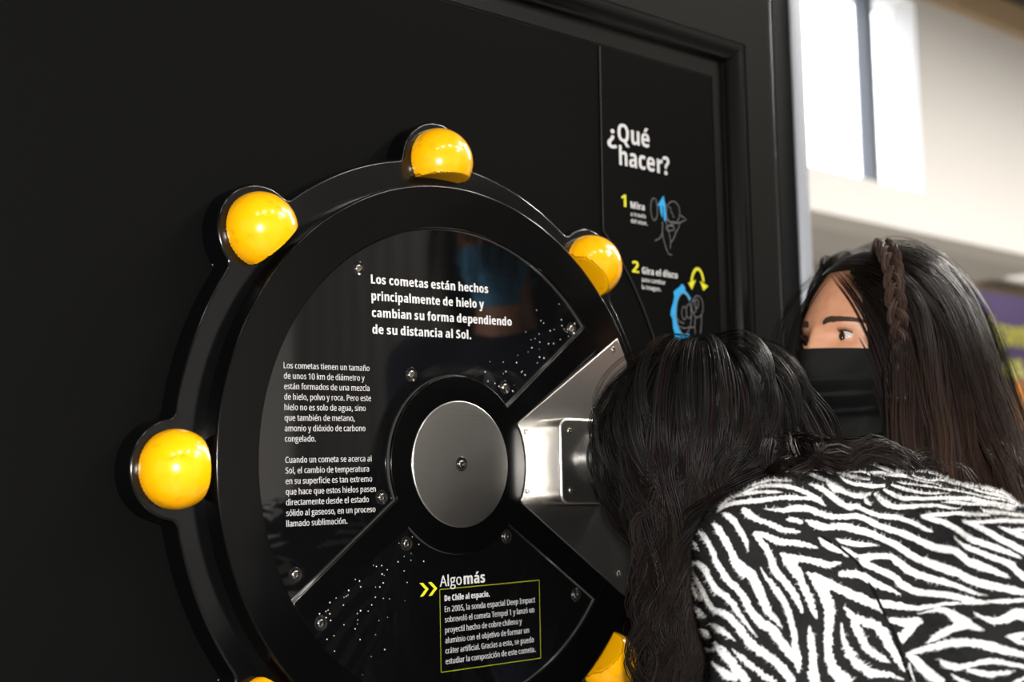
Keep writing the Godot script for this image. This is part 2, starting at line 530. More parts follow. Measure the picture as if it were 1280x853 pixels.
func background() -> void:
	# information board under the bulkhead
	var z := -4.097
	var bd := thing("information_board", "brown and purple board with big yellow letters behind the girl with the braid", "board", Vector3(8.9, 0, z))
	var at := -Vector3(8.9, 0, z)
	var b := MB.new(); b.box(Vector3(8.25, 0.75, z), Vector3(10.2, 1.535 + OY, z + 0.04), 0.005); put("panel", b.mesh(), M.board_brown, bd, at)
	b = MB.new(); b.box(Vector3(8.3, 0.85 + OY, z + 0.04), Vector3(10.15, 1.45 + OY, z + 0.044)); put("title_band", b.mesh(), M.board_purple, bd, at)
	text("Gigante", 8.30, 1.265 + OY, 0.78, 0.30, true, M.board_yellow, bd, z + 0.046, -0.02, "text_line", 0.004)
	text("gas", 8.42, 1.035 + OY, 0.44, 0.30, true, M.board_yellow, bd, z + 0.046, -0.02, "text_line", 0.004)
	for o in bd.get_children():
		if o.name.begins_with("text_line"): o.position += at
	b = MB.new()
	var pts := []
	for i in 25:
		var a := deg_to_rad(190.0 - 90.0 * i / 24)
		pts.append_array([9.55 + cos(a) * 0.72, 0.62 + OY + sin(a) * 0.62])
	stroke(b, pts, 0.10, z + 0.042)
	put("orange_arc", b.mesh(), M.board_orange, bd, at)
	# ledge, pillar and poster
	b = MB.new(); b.box(Vector3(8.42, 1.548 + OY, z), Vector3(10.2, 1.60 + OY, z + 0.10), 0.006)
	top("wall_ledge", b.mesh(), M.wall_white, "narrow white ledge above the brown information board", "ledge")
	var fr := thing("framed_poster", "small purple poster in a white frame beneath the white bulkhead", "poster", Vector3(8.2, 1.55 + OY, z))
	b = MB.new(); b.box(Vector3(-0.30, 0, 0), Vector3(0.20, 0.34, 0.03), 0.004); put("frame", b.mesh(), M.wall_white, fr)
	b = MB.new(); b.box(Vector3(-0.22, 0.03, 0.03), Vector3(0.11, 0.19, 0.034)); put("print", b.mesh(), M.poster_purple, fr)
	# aluminium partition post just past the display's edge
	var po := thing("partition_post", "grey aluminium partition post with dark seal beside the display edge", "post", Vector3(1.12, 0, -0.32))
	b = MB.new(); b.box(Vector3(-0.075, 0, -0.02), Vector3(-0.015, 3.2, 0.03), 0.004); put("seal", b.mesh(), M.gasket, po)
	b = MB.new()
	b.box(Vector3(-0.015, 0, -0.03), Vector3(0.012, 3.2, 0.035), 0.006)
	b.box(Vector3(0.012, 0, -0.03), Vector3(0.034, 3.2, 0.022), 0.004)
	put("profile", b.mesh(), M.aluminium, po)
	b = MB.new(); b.box(Vector3(-0.075, 3.2, -0.03), Vector3(0.034, 3.21, 0.035)); put("cap", b.mesh(), M.aluminium, po)
	# pleated curtain along the right side of the hall, mirrored in the wheel's panels
	b = MB.new()
	var cp := PackedVector3Array()
	for r in 2:
		for i in 301:
			var t := i / 300.0
			cp.append(Vector3(3.4 + sin(t * 210.0) * 0.05, 3.3 if r == 0 else 0.05, 0.7 + t * 4.6))
	b.grid(cp, 2, 301)
	top("pleated_curtain", b.mesh(), M.curtain, "grey pleated curtain hanging across the hall right of the girls", "curtain")

func lamps() -> void:
	# rows: before the display, over the visitors on the right, before the high window, in the recess
	var spots := []
	for i in 5: spots.append([Vector3(-2.2 + i * 1.25, 3.55, 2.3), 0, 1.2])
	for i in 3: spots.append([Vector3(2.2, 3.55, 0.9 + i * 1.3), 1, 4.0])
	for i in 4: spots.append([Vector3(4.0 + i * 1.6, 3.90, 0.2), 2, 15.0])
	for i in 2: spots.append([Vector3(8.6 + i * 1.4, 3.22, -3.62), 3, 0.5])
	var rows := ["in the row before the display", "over the hall right of it", "in the row before the high window", "in the recess above the brown board"]
	for sp in spots:
		var i: int = sp[1]
		var t := thing("ceiling_lamp", "square white ceiling lamp above the picture, " + rows[i], "lamp", sp[0], "ceiling lamps " + rows[i])
		var b := MB.new(); b.box(Vector3(-0.21, 0, -0.21), Vector3(0.21, 0.06, 0.21), 0.008); put("housing", b.mesh(), M.wall_white, t)
		b = MB.new(); b.box(Vector3(-0.18, -0.008, -0.18), Vector3(0.18, 0.0, 0.18)); put("lamp_panel", b.mesh(), M.lamp_glow, t)
		b = MB.new(); b.tube(PackedVector3Array([Vector3(0, 0.06, 0), Vector3(0, 4.005 - sp[0].y if i < 3 else 3.3 - sp[0].y, 0)]), PackedFloat32Array([0.008]), 8); put("rod", b.mesh(), M.gasket, t)
		var l := AreaLight3D.new()
		l.name = "light"
		l.area_size = Vector2(0.36, 0.36)
		l.light_color = Color(1.0, 0.98, 0.95); l.light_energy = sp[2]
		l.shadow_enabled = true
		l.area_range = 20.0
		t.add_child(l)
		l.position = Vector3(0, -0.012, 0)
		l.rotation = Vector3(-PI / 2, 0, 0)

# ------------------------------------------------------------------ the exhibit
func display() -> void:
	var t := thing("display_panel", "large matt black display panel with moulded frame behind the comet wheel", "panel", Vector3(0, 0, 0))
	var y := OY
	var b := MB.new()
	b.box(Vector3(-2.2, 0, -0.22), Vector3(0.515, 0.535 + y, 0.0)); put("back_board", b.mesh(), M.black_panel, t)
	# groove + flat strip + convex moulding + outer frame, right side and top, mitred
	var prof := [Vector2(0, -0.0015), Vector2(0.0025, -0.0015), Vector2(0.0025, 0.0), Vector2(0.0245, 0.0)]
	for k in 9:
		var a := PI / 2 * k / 8
		prof.append(Vector2(0.026 + 0.022 * (1 - cos(a)), 0.001 + 0.019 * sin(a)))
	prof.append(Vector2(0.0485, 0.0185)); prof.append(Vector2(0.052, 0.0185)); prof.append(Vector2(0.0525, 0.02)); prof.append(Vector2(0.108, 0.02))
	for k in 7:
		var a2 := PI / 2 * k / 6
		prof.append(Vector2(0.108 + 0.016 * sin(a2), 0.004 + 0.016 * cos(a2)))
	prof.append(Vector2(0.124, -0.22))
	var ix := 0.515; var iy := 0.535 + y
	var high := 0.46
	for side in 2:
		b = MB.new()
		# the upper member is a tall header: its flat runs on past the mitre
		var pf: Array = prof if side == 0 else prof.filter(func(q: Vector2) -> bool: return q.x < 0.10) + [Vector2(0.108, 0.02), Vector2(high, 0.02), Vector2(high, -0.22)]
		for j in pf.size() - 1:
			var p: Vector2 = pf[j]; var q: Vector2 = pf[j + 1]
			var nn := Vector2(-(q.y - p.y), q.x - p.x).normalized()
			var s0 := b.v.size()
			if side == 0:
				var nv := Vector3(nn.x, 0, nn.y)
				var y0: float = iy + (p.x if p.x < 0.1075 else high); var y1: float = iy + (q.x if p.x < 0.1075 else high)
				b.vert(Vector3(ix + p.x, 0, p.y), nv); b.vert(Vector3(ix + p.x, y0, p.y), nv)
				b.vert(Vector3(ix + q.x, y1, q.y), nv); b.vert(Vector3(ix + q.x, 0, q.y), nv)
				b.quad(s0, s0 + 1, s0 + 2, s0 + 3)
			else:
				var nv2 := Vector3(0, nn.x, nn.y)
				b.vert(Vector3(-2.2, iy + p.x, p.y), nv2); b.vert(Vector3(ix + minf(p.x, 0.108), iy + p.x, p.y), nv2)
				b.vert(Vector3(ix + minf(q.x, 0.108), iy + q.x, q.y), nv2); b.vert(Vector3(-2.2, iy + q.x, q.y), nv2)
				b.quad(s0, s0 + 3, s0 + 2, s0 + 1)
		put("frame_side" if side == 0 else "frame_top", b.mesh(), M.frame_black, t)
	b = MB.new(); b.box(Vector3(-2.2, 0, -0.24), Vector3(0.639, iy + high, -0.22)); put("rear_sheet", b.mesh(), M.black_panel, t)
	# instruction sheet, bounded by a straight seam and an arc round the wheel
	var poly := PackedVector2Array([Vector2(0.2935, 0.5335), Vector2(0.291, 0.2965)])
	var pa := arc(0.4155, 45.5, -60.0, 40)
	pa.remove_at(0)
	var ring := PackedVector2Array([Vector2(0.2935, 0.5335)])
	ring.append(Vector2(0.2912, 0.2965))
	for p2 in pa: ring.append(p2)
	ring.append(Vector2(0.2080, -0.60)); ring.append(Vector2(0.5135, -0.60)); ring.append(Vector2(0.5135, 0.5335))
	b = MB.new(); b.extrude(ring, 0.0002, 0.0016)
	var sheet := put("instruction_sheet", b.mesh(), M.black_panel, t, Vector3(0, y, 0), "black sheet of printed instructions right of the wheel")
	b = MB.new()
	var sp := [0.2935, 0.5335, 0.2912, 0.2965]
	for p3 in pa: sp.append_array([p3.x, p3.y])
	stroke(b, sp, 0.0011, 0.0019)
	put("seam", b.mesh(), M.seam_grey, sheet)
	var z := 0.0019
	text("¿", 0.3030, 0.4105, 0.0175, 0.0415, true, M.print_white, sheet, z)
	text("Qué", 0.3225, 0.4155, 0.0600, 0.0410, true, M.print_white, sheet, z)
	text("hacer?", 0.3241, 0.3848, 0.0963, 0.0420, true, M.print_white, sheet, z)
	text("1", 0.3255, 0.3314, 0.0092, 0.0272, true, M.print_yellow, sheet, z)
	text("Mira", 0.3431, 0.3312, 0.0262, 0.0150, true, M.print_white, sheet, z)
	text("a través", 0.3427, 0.3212, 0.0285, 0.0098, false, M.print_white, sheet, z)
	text("del visor.", 0.3428, 0.3123, 0.0315, 0.0098, false, M.print_white, sheet, z)
	text("2", 0.3423, 0.2484, 0.0130, 0.0262, true, M.print_yellow, sheet, z)
	text("Gira el disco", 0.3609, 0.2483, 0.0690, 0.0150, true, M.print_white, sheet, z)
	text("para cambiar", 0.3605, 0.2382, 0.0452, 0.0098, false, M.print_white, sheet, z)
	text("la imagen.", 0.3602, 0.2286, 0.0360, 0.0098, false, M.print_white, sheet, z)
	drawings(sheet, z)

func ring_pts(cx: float, cy: float, rx: float, ry: float, tilt: float) -> Array:
	var o := []
	for i in 19:
		var a := TAU * i / 18
		o.append(cx + rx * cos(a)); o.append(cy + ry * sin(a) + tilt * rx * cos(a))
	return o

func drawings(sheet: Node, z: float) -> void:
	# 1: a head looking through the viewer
	var b := MB.new()
	for s in [ring_pts(0.3878, 0.3355, 0.0066, 0.0148, 0.13), ring_pts(0.4252, 0.3361, 0.0133, 0.0149, 0.13), ring_pts(0.4182, 0.3141, 0.0081, 0.0033, 0.13),
		[0.4118, 0.3460, 0.4076, 0.3342, 0.4082, 0.3231], [0.4377, 0.3343, 0.4459, 0.3320, 0.4511, 0.3297, 0.4434, 0.3262, 0.4380, 0.3238, 0.4358, 0.3177, 0.4314, 0.3117, 0.4276, 0.3098],
		[0.4033, 0.3213, 0.4033, 0.3114, 0.4019, 0.3050, 0.3968, 0.2978, 0.3875, 0.2940], [0.4026, 0.3059, 0.4048, 0.2967, 0.4091, 0.2861, 0.4136, 0.2794, 0.4202, 0.2786],
		[0.4097, 0.3233, 0.4130, 0.3150, 0.4166, 0.3043, 0.4188, 0.2958, 0.4172, 0.2870], [0.4307, 0.3121, 0.4266, 0.3042, 0.4218, 0.2979, 0.4188, 0.2958],
		[0.4172, 0.3429, 0.4215, 0.3397, 0.4199, 0.3358, 0.4250, 0.3339, 0.4234, 0.3307, 0.4278, 0.3298], [0.4120, 0.3248, 0.4185, 0.3219, 0.4245, 0.3239, 0.4312, 0.3222, 0.4388, 0.3244], [0.4142, 0.3164, 0.4198, 0.3193, 0.4257, 0.3180]]:
		stroke(b, s, 0.0011, z)
	put("line_drawing", b.mesh(), M.print_grey, sheet)
	b = MB.new()
	for s in [[0.4067, 0.3560, 0.3943, 0.3410, 0.4105, 0.3423], [0.3987, 0.3410, 0.4039, 0.3417, 0.4043, 0.3338, 0.4035, 0.3250, 0.4005, 0.3308], [0.4054, 0.3419, 0.4098, 0.3420, 0.4112, 0.3242, 0.4067, 0.3217]]:
		b.flat(poly_of(s), z + 0.0002, 1.0)
	put("blue_arrow", b.mesh(), M.print_blue, sheet)
	# 2: a hand turning the knobbed wheel
	b = MB.new()
	for s in [ring_pts(0.4398, 0.2026, 0.0151, 0.0272, 0.12), ring_pts(0.4676, 0.2147, 0.0119, 0.0145, 0.13), ring_pts(0.4405, 0.2038, 0.0049, 0.0087, 0.13), ring_pts(0.4500, 0.2070, 0.0053, 0.0095, 0.13),
		ring_pts(0.4606, 0.2141, 0.0050, 0.0083, 0.13), ring_pts(0.4658, 0.2183, 0.0046, 0.0062, 0.13), [0.4187, 0.1995, 0.4252, 0.1963, 0.4306, 0.1918, 0.4398, 0.1900], [0.4284, 0.1855, 0.4395, 0.1838, 0.4509, 0.1859, 0.4604, 0.1866],
		[0.4754, 0.2040, 0.4747, 0.1914, 0.4714, 0.1787], [0.4630, 0.2005, 0.4604, 0.1879, 0.4618, 0.1780]]:
		stroke(b, s, 0.0011, z + 0.0004)
	put("line_drawing", b.mesh(), M.print_grey, sheet)
	b = MB.new()
	b.flat(poly_of([0.4554, 0.2243, 0.4511, 0.2289, 0.4449, 0.2338, 0.4430, 0.2399, 0.4378, 0.2424, 0.4331, 0.2377, 0.4263, 0.2341, 0.4209, 0.2304, 0.4221, 0.2244, 0.4187, 0.2142, 0.4146, 0.2060, 0.4135, 0.1991, 0.4170, 0.1945, 0.4179, 0.1823, 0.4213, 0.1752, 0.4203, 0.1707, 0.4276, 0.1687, 0.4389, 0.1705, 0.4483, 0.1726, 0.4497, 0.1772,
		0.4428, 0.1752, 0.4362, 0.1762, 0.4305, 0.1820, 0.4264, 0.1903, 0.4247, 0.2000, 0.4260, 0.2124, 0.4302, 0.2226, 0.4361, 0.2293, 0.4418, 0.2306, 0.4476, 0.2266, 0.4526, 0.2216]), z + 0.0002, 1.0)
	put("blue_wheel", b.mesh(), M.print_blue, sheet)
	b = MB.new()
	stroke(b, [0.4823, 0.2495, 0.4816, 0.2538, 0.4804, 0.2576, 0.4788, 0.2608, 0.4768, 0.2633, 0.4746, 0.2649, 0.4721, 0.2656, 0.4695, 0.2653, 0.4670, 0.2642, 0.4646, 0.2621, 0.4623, 0.2592, 0.4604, 0.2557, 0.4588, 0.2516, 0.4577, 0.2472], 0.0042, z)
	b.flat(poly_of([0.4508, 0.2448, 0.4670, 0.2504, 0.4579, 0.2363]), z, 1.0)
	b.flat(poly_of([0.4746, 0.2496, 0.4921, 0.2444, 0.4817, 0.2371]), z, 1.0)
	put("yellow_arrow", b.mesh(), M.print_yellow, sheet)

func knob_mesh() -> ArrayMesh:
	# dome of radius R on the ring, its inner side cut by a cylinder around the hub
	var R := 0.0375; var rc := 0.3310; var rcut := 0.3130; var zc := 0.003
	var b := MB.new()
	var rows := 22; var cols := 56
	var p := PackedVector3Array()
	for r in rows + 1:
		var th := PI * 0.56 * r / rows
		for k in cols:
			var a := TAU * k / cols
			var q := Vector3(sin(th) * cos(a), sin(th) * sin(a), cos(th)) * R
			q.z = maxf(q.z + zc, 0.0)
			# cut: keep (rc + x)^2 + y^2 >= rcut^2
			var lim := sqrt(rcut * rcut - q.y * q.y) - rc
			var soft := 0.0015
			if q.x < lim + soft:
				q.x = lim + soft * exp((q.x - lim - soft) / soft) if q.x > lim - 0.004 else lim
			p.append(q)
	b.grid(p, rows + 1, cols, true)
	for i in p.size():
		var on := p[i] - Vector3(0, 0, zc)
		if p[i].z > 0.0 and absf(on.length() - R) < 0.0003: b.n[i] = on.normalized()
	return b.mesh()

func wheel() -> void:
	var t := thing("knob_wheel", "black turning wheel with round yellow grip knobs on its rim", "wheel", Vector3(0, OY, 0))
	var R := 0.3325; var rc := 0.3285; var rl := 0.0482; var rf := 0.009
	var ca := ((R + rf) * (R + rf) + rc * rc - (rl + rf) * (rl + rf)) / (2 * (R + rf) * rc)
	var al := acos(ca)
	var poly := PackedVector2Array()
	for k in 8:
		var base := k * PI / 4 + 0.02275
		var lc := Vector2(cos(base), sin(base)) * rc
		for s in [-1.0, 1.0]:
			var fc: Vector2 = Vector2(cos(base + s * al), sin(base + s * al)) * (R + rf)
			var d0: Vector2 = (-fc).normalized(); var d1: Vector2 = (lc - fc).normalized()
			var seq := []
			for i in 7:
				var d := d0.slerp(d1, i / 6.0) if s < 0 else d1.slerp(d0, i / 6.0)
				seq.append(fc + d * rf)
			if s < 0:
				for q in seq: poly.append(q)
				var f2: Vector2 = Vector2(cos(base + al), sin(base + al)) * (R + rf)
				var e0 := ((fc - lc).normalized()).angle(); var e1 := ((f2 - lc).normalized()).angle()
				if e1 < e0: e1 += TAU
				for i in range(1, 24): poly.append(lc + Vector2.from_angle(e0 + (e1 - e0) * i / 24.0) * rl)
			else:
				for q in seq: poly.append(q)
				var a0 := base + al; var a1 := base + PI / 4 - al
				for i in range(1, 14): poly.append(Vector2.from_angle(a0 + (a1 - a0) * i / 14.0) * R)
	var b := MB.new()
	b.extrude(poly, 0.008, Z1, 0.0032, 4, true)
	put("ring_plate", b.mesh(), M.ring_black, t)
	b = MB.new(); b.lathe([Vector2(0.22, 0.0), Vector2(0.22, 0.009)], 64); put("bearing", b.mesh(), M.ring_black, t)
	var km := knob_mesh()
	for k in 8:
		var a := k * PI / 4 + 0.02275
		var o := put("knob", km, M.knob_yellow, t)
		o.transform = Transform3D(Basis(Vector3(0, 0, 1), a), Vector3(cos(a) * 0.3310, sin(a) * 0.3310, Z1 - 0.0002))

func hub() -> void:
	var t := thing("comet_disc", "fixed black disc with comet text panels and steel centre inside the wheel", "disc", Vector3(0, OY, 0))
	var zf := Z2 - 0.0052
	var b := MB.new()
	var pr := [Vector2(0.2535, zf - 0.002), Vector2(0.2535, Z2 - 0.0008), Vector2(0.2543, Z2), Vector2(0.2543, Z2), Vector2(0.2985, Z2), Vector2(0.2985, Z2)]
	for k in range(1, 6):
		var a := PI / 2 * k / 5
		pr.append(Vector2(0.2985 + 0.0022 * sin(a), Z2 - 0.0022 + 0.0022 * cos(a)))
	pr.append(Vector2(0.3007, Z1 - 0.001))
	pr.reverse()
	b.lathe(pr, 160)
	put("rim", b.mesh(), M.hub_black, t)
	# pocket floor
	b = MB.new(); b.lathe([Vector2(0.256, zf - 0.001), Vector2(0.0, zf - 0.001)], 96); put("pocket_floor", b.mesh(), M.hub_black, t)
	# spokes: cross-shaped plate with a round middle
	var o := 0.2536
	var ro := 0.0943
	var cr := PackedVector2Array()
	var sect := [[[0.1932, 0.1603], [0.0715, 0.0652], [-0.2068, -0.1308], [-0.0839, -0.0366]], [[-0.2022, -0.1554], [-0.0696, -0.0637], [0.1945, -0.1462], [0.0672, -0.0608]], [[0.2440, -0.1415], [0.0858, -0.0384], [0.2432, 0.1544], [0.0843, 0.0453]]]
	for k in 3:
		var s: Array = sect[k]
		var i0 := Vector2(s[1][0], s[1][1]); var i1 := Vector2(s[3][0], s[3][1])
		var o0 := (Vector2(s[0][0], s[0][1])).normalized() * o; var o1 := (Vector2(s[2][0], s[2][1])).normalized() * o
		var a0 := rad_to_deg(i0.angle()); var a1 := rad_to_deg(i1.angle())
		if a1 < a0: a1 += 360.0
		# outline runs counter-clockwise: out along the previous spoke ends at o0, so go o0 -> i0 -> arc -> i1 -> o1
		cr.append(o0)
		for q in arc(ro, a0, a1, 40 if k == 0 else 18): cr.append(q)
		cr.append(o1)
		var nxt: Array = sect[(k + 1) % 3]
		var on := Vector2(nxt[0][0], nxt[0][1])
		var b0 := rad_to_deg(o1.angle()); var b1 := rad_to_deg(on.angle())
		if b1 < b0: b1 += 360.0
		for q in arc(o, b0, b1, 4).slice(1, 4): cr.append(q)
	b = MB.new(); b.extrude(cr, zf - 0.001, Z2, 0.0008, 2); put("spoke_plate", b.mesh(), M.hub_black, t)
	# printed acrylic panels in the pockets
	var screws := [[[-0.1301, 0.1986], [0.1773, 0.1582], [0.0708, 0.0855], [-0.0621, 0.0929], [-0.1026, -0.0349], [-0.2086, -0.1087]], [[-0.0709, -0.0824], [0.0692, -0.0782], [0.175, -0.1461], [-0.1787, -0.1568], [0.0, -0.2375]]]
	for k in 2:
		var s2: Array = sect[k]
		var i0b := Vector2(s2[1][0], s2[1][1]); var i1b := Vector2(s2[3][0], s2[3][1])
		var o0b := (Vector2(s2[0][0], s2[0][1])).normalized() * o; var o1b := (Vector2(s2[2][0], s2[2][1])).normalized() * o
		var A0 := rad_to_deg(i0b.angle()); var A1 := rad_to_deg(i1b.angle())
		if A1 < A0: A1 += 360.0
		var B0 := rad_to_deg(o0b.angle()); var B1 := rad_to_deg(o1b.angle())
		if B1 < B0: B1 += 360.0
		var poly := PackedVector2Array()
		for q in arc(o - 0.0004, B0, B1, 60): poly.append(q)
		var inn := arc(ro + 0.0004, A0, A1, 40); inn.reverse()
		for q in inn: poly.append(q)
		b = MB.new(); b.extrude(poly, zf - 0.0008, zf, 0.0)
		var pan := put("text_panel", b.mesh(), M.acrylic, t, Vector3.ZERO, "glossy black text panel with screws")
		# polished edge of the acrylic: a thin upright strip round the pocket
		b = MB.new()
		var pc := poly.duplicate()
		var sN := b.v.size()
		var m := pc.size()
		for i in m:
			var ta := (pc[i] - pc[(i + m - 1) % m]).normalized(); var tb := (pc[(i + 1) % m] - pc[i]).normalized()
			var tt := (ta + tb).normalized()
			var inw := Vector2(-tt.y, tt.x) / maxf(0.5, Vector2(-tt.y, tt.x).dot(Vector2(-ta.y, ta.x)))
			var q0 := pc[i] + inw * 0.0010; var q1 := pc[i] + inw * 0.0003
			var nn := Vector3(inw.x, inw.y, 0.55).normalized()
			b.vert(Vector3(q0.x, q0.y, zf + 0.0001), nn); b.vert(Vector3(q1.x, q1.y, Z2 - 0.0022), nn)
		for i in m:
			var j := (i + 1) % m
			b.quad(sN + i * 2, sN + i * 2 + 1, sN + j * 2 + 1, sN + j * 2)
		put("edge_strip", b.mesh(), M.acrylic_edge, pan)
		for sc in screws[k]: screw(pan, Vector3(sc[0], sc[1], zf), 0.0068)
		var z := zf + 0.0002
		if k == 0: panel_text(pan, z)
		else: more_text(pan, z)
	# stainless plate with the viewer
	b = MB.new()
	var pl := PackedVector2Array()
	for q in arc(0.0950, 28.2, -24.0, 14): pl.append(q)
	pl.append(Vector2(0.0875, -0.0418))
	for q in arc(0.2905, -31.2, 31.4, 20): pl.append(q)
	pl.append(Vector2(0.0862, 0.0478))
	b.extrude(pl, Z2 - 0.004, Z2 + 0.0015, 0.0007, 2)
	var plate := put("steel_plate", b.mesh(), M.steel, t, Vector3.ZERO, "brushed stainless steel plate holding the viewer")
	for sc in [[0.095, 0.0367], [0.0957, -0.0287], [0.2398, 0.1379], [0.2046, 0.0646], [0.2398, -0.125]]: screw(plate, Vector3(sc[0], sc[1], Z2 + 0.0015), 0.0042, false)
	# folded box
	var x0 := 0.1120; var x1 := 0.2150; var y0 := -0.0440; var y1 := 0.0510
	var rr := 0.011
	var bx := PackedVector2Array()
	for c in [[x1 - rr, y1 - rr, 0.0], [x0 + rr, y1 - rr, 90.0], [x0 + rr, y0 + rr, 180.0], [x1 - rr, y0 + rr, 270.0]]:
		for i in 7:
			bx.append(Vector2(c[0], c[1]) + Vector2.from_angle(deg_to_rad(c[2] + 15.0 * i)) * rr)
	b = MB.new(); b.extrude(bx, Z2 + 0.001, 0.098, 0.0035, 4)
	var vb := put("viewer_box", b.mesh(), M.steel, t, Vector3.ZERO, "folded steel viewer box with rounded corners")
	for sc in [[0.1270, 0.0365], [0.1275, -0.0290], [0.2000, 0.0365], [0.2000, -0.0290]]: screw(vb, Vector3(sc[0], sc[1], 0.098), 0.0042, false)
	b = MB.new()
	b.lathe([Vector2(0.0285, 0.098), Vector2(0.0285, 0.108), Vector2(0.0255, 0.109), Vector2(0.0255, 0.120), Vector2(0.0235, 0.122), Vector2(0.018, 0.122), Vector2(0.016, 0.108)], 48, Vector3(0.170, 0.0065, 0))
	put("eyepiece", b.mesh(), M.tube_black, vb, Vector3.ZERO, "black round eyepiece tube")
	b = MB.new(); b.lathe([Vector2(0.016, 0.108), Vector2(0.0, 0.108)], 32, Vector3(0.170, 0.0065, 0)); put("lens", b.mesh(), M.acrylic, vb)
	# steel centre
	b = MB.new(); b.lathe([Vector2(0.0672, Z2 - 0.001), Vector2(0.0672, Z2 + 0.0009), Vector2(0.0672, Z2 + 0.0009), Vector2(0.0664, Z2 + 0.0015), Vector2(0.0664, Z2 + 0.0015), Vector2(0.0, Z2 + 0.0015)], 96)
	var cap := put("steel_cap", b.mesh(), M.steel, t, Vector3.ZERO, "round brushed steel centre cap")
	screw(cap, Vector3(0, 0, Z2 + 0.0015), 0.0045, true)

func screw(parent: Node, at: Vector3, r: float, cup := true) -> void:
	if not M.has("screw_mesh"):
		var b := MB.new()
		b.lathe([Vector2(0.0042, 0.0), Vector2(0.0042, 0.0008), Vector2(0.0036, 0.0014), Vector2(0.0021, 0.0014), Vector2(0.0019, 0.0003), Vector2(0.0011, 0.0003), Vector2(0.0009, 0.0010), Vector2(0.0, 0.0010)], 20)
		M.screw_mesh = b.mesh()
		b = MB.new()
		b.lathe([Vector2(0.0042, 0.0004), Vector2(0.0068, 0.0012), Vector2(0.0075, 0.0006), Vector2(0.0078, 0.0)], 24)
		for i in b.n.size(): b.n[i] = -b.n[i]
		M.cup_mesh = b.mesh()
	var o := put("screw", M.screw_mesh, M.bolt, parent, at)
	if not cup: o.scale = Vector3.ONE * 0.8
	if cup: put("washer", M.cup_mesh, M.washer, parent, at)

func stars(parent: Node, z: float, pts: Array) -> void:
	var b := MB.new()
	for p in pts:
		var s := b.v.size()
		b.vert(Vector3(p[0], p[1], z), Vector3(0, 0, 1))
		for i in 7: b.vert(Vector3(p[0] + cos(TAU * i / 6) * p[2], p[1] + sin(TAU * i / 6) * p[2], z), Vector3(0, 0, 1))
		for i in 6: b.tri(s, s + i + 2, s + i + 1)
	var o := put("printed_stars", b.mesh(), M.print_white, parent)
	o.set_meta("kind", "stuff")

func panel_text(pan: Node, z: float) -> void:
	var rows := [["Los cometas están hechos", 0.1623], ["principalmente de hielo y", 0.1554], ["cambian su forma dependiendo", 0.1961], ["de su distancia al Sol.", 0.1350]]
	for i in 4: text(rows[i][0], -0.1095, 0.1875 - i * 0.01737, rows[i][1], 0.0160, true, M.print_white, pan, z, RHO)
	rows = [["Los cometas tienen un tamaño", 0.1048], ["de unos 10 km de diámetro y", 0.0982], ["están formados de una mezcla", 0.1041], ["de hielo, polvo y roca. Pero este", 0.1059], ["hielo no es solo de agua, sino", 0.0987], ["que también de metano,", 0.0845], ["amonio y dióxido de carbono", 0.0978], ["congelado.", 0.0362], ["", 0.0],
		["Cuando un cometa se acerca al", 0.1048], ["Sol, el cambio de temperatura", 0.1012], ["en su superficie es tan extremo", 0.1048], ["que hace que estos hielos pasen", 0.1092], ["directamente desde el estado", 0.1001], ["sólido al gaseoso, en un proceso", 0.1082], ["llamado sublimación.", 0.0725]]
	for i in rows.size():
		if rows[i][0] != "": text(rows[i][0], -0.2196 - i * 0.00006, 0.0967 - i * 0.01024, rows[i][1], 0.0104, false, M.print_small, pan, z, RHO)
	var st := []
	var r := RandomNumberGenerator.new(); r.seed = 5
	while st.size() < 46:
		# scattered along the edge by the spoke, thinning out away from it
		var along := r.randf_range(-0.06, 1.0); var off := absf(r.randfn(0.0, 0.028)) + 0.004
		var p := Vector2(0.0715, 0.0652).lerp(Vector2(0.1932, 0.1603), along) + Vector2(-0.616, 0.788) * off
		if p.length() > 0.249 or p.length() < 0.099 or (p.y > 0.128 and p.x < 0.10): continue
		st.append([p.x, p.y, r.randf_range(0.00040, 0.0009)])
	stars(pan, z, st)

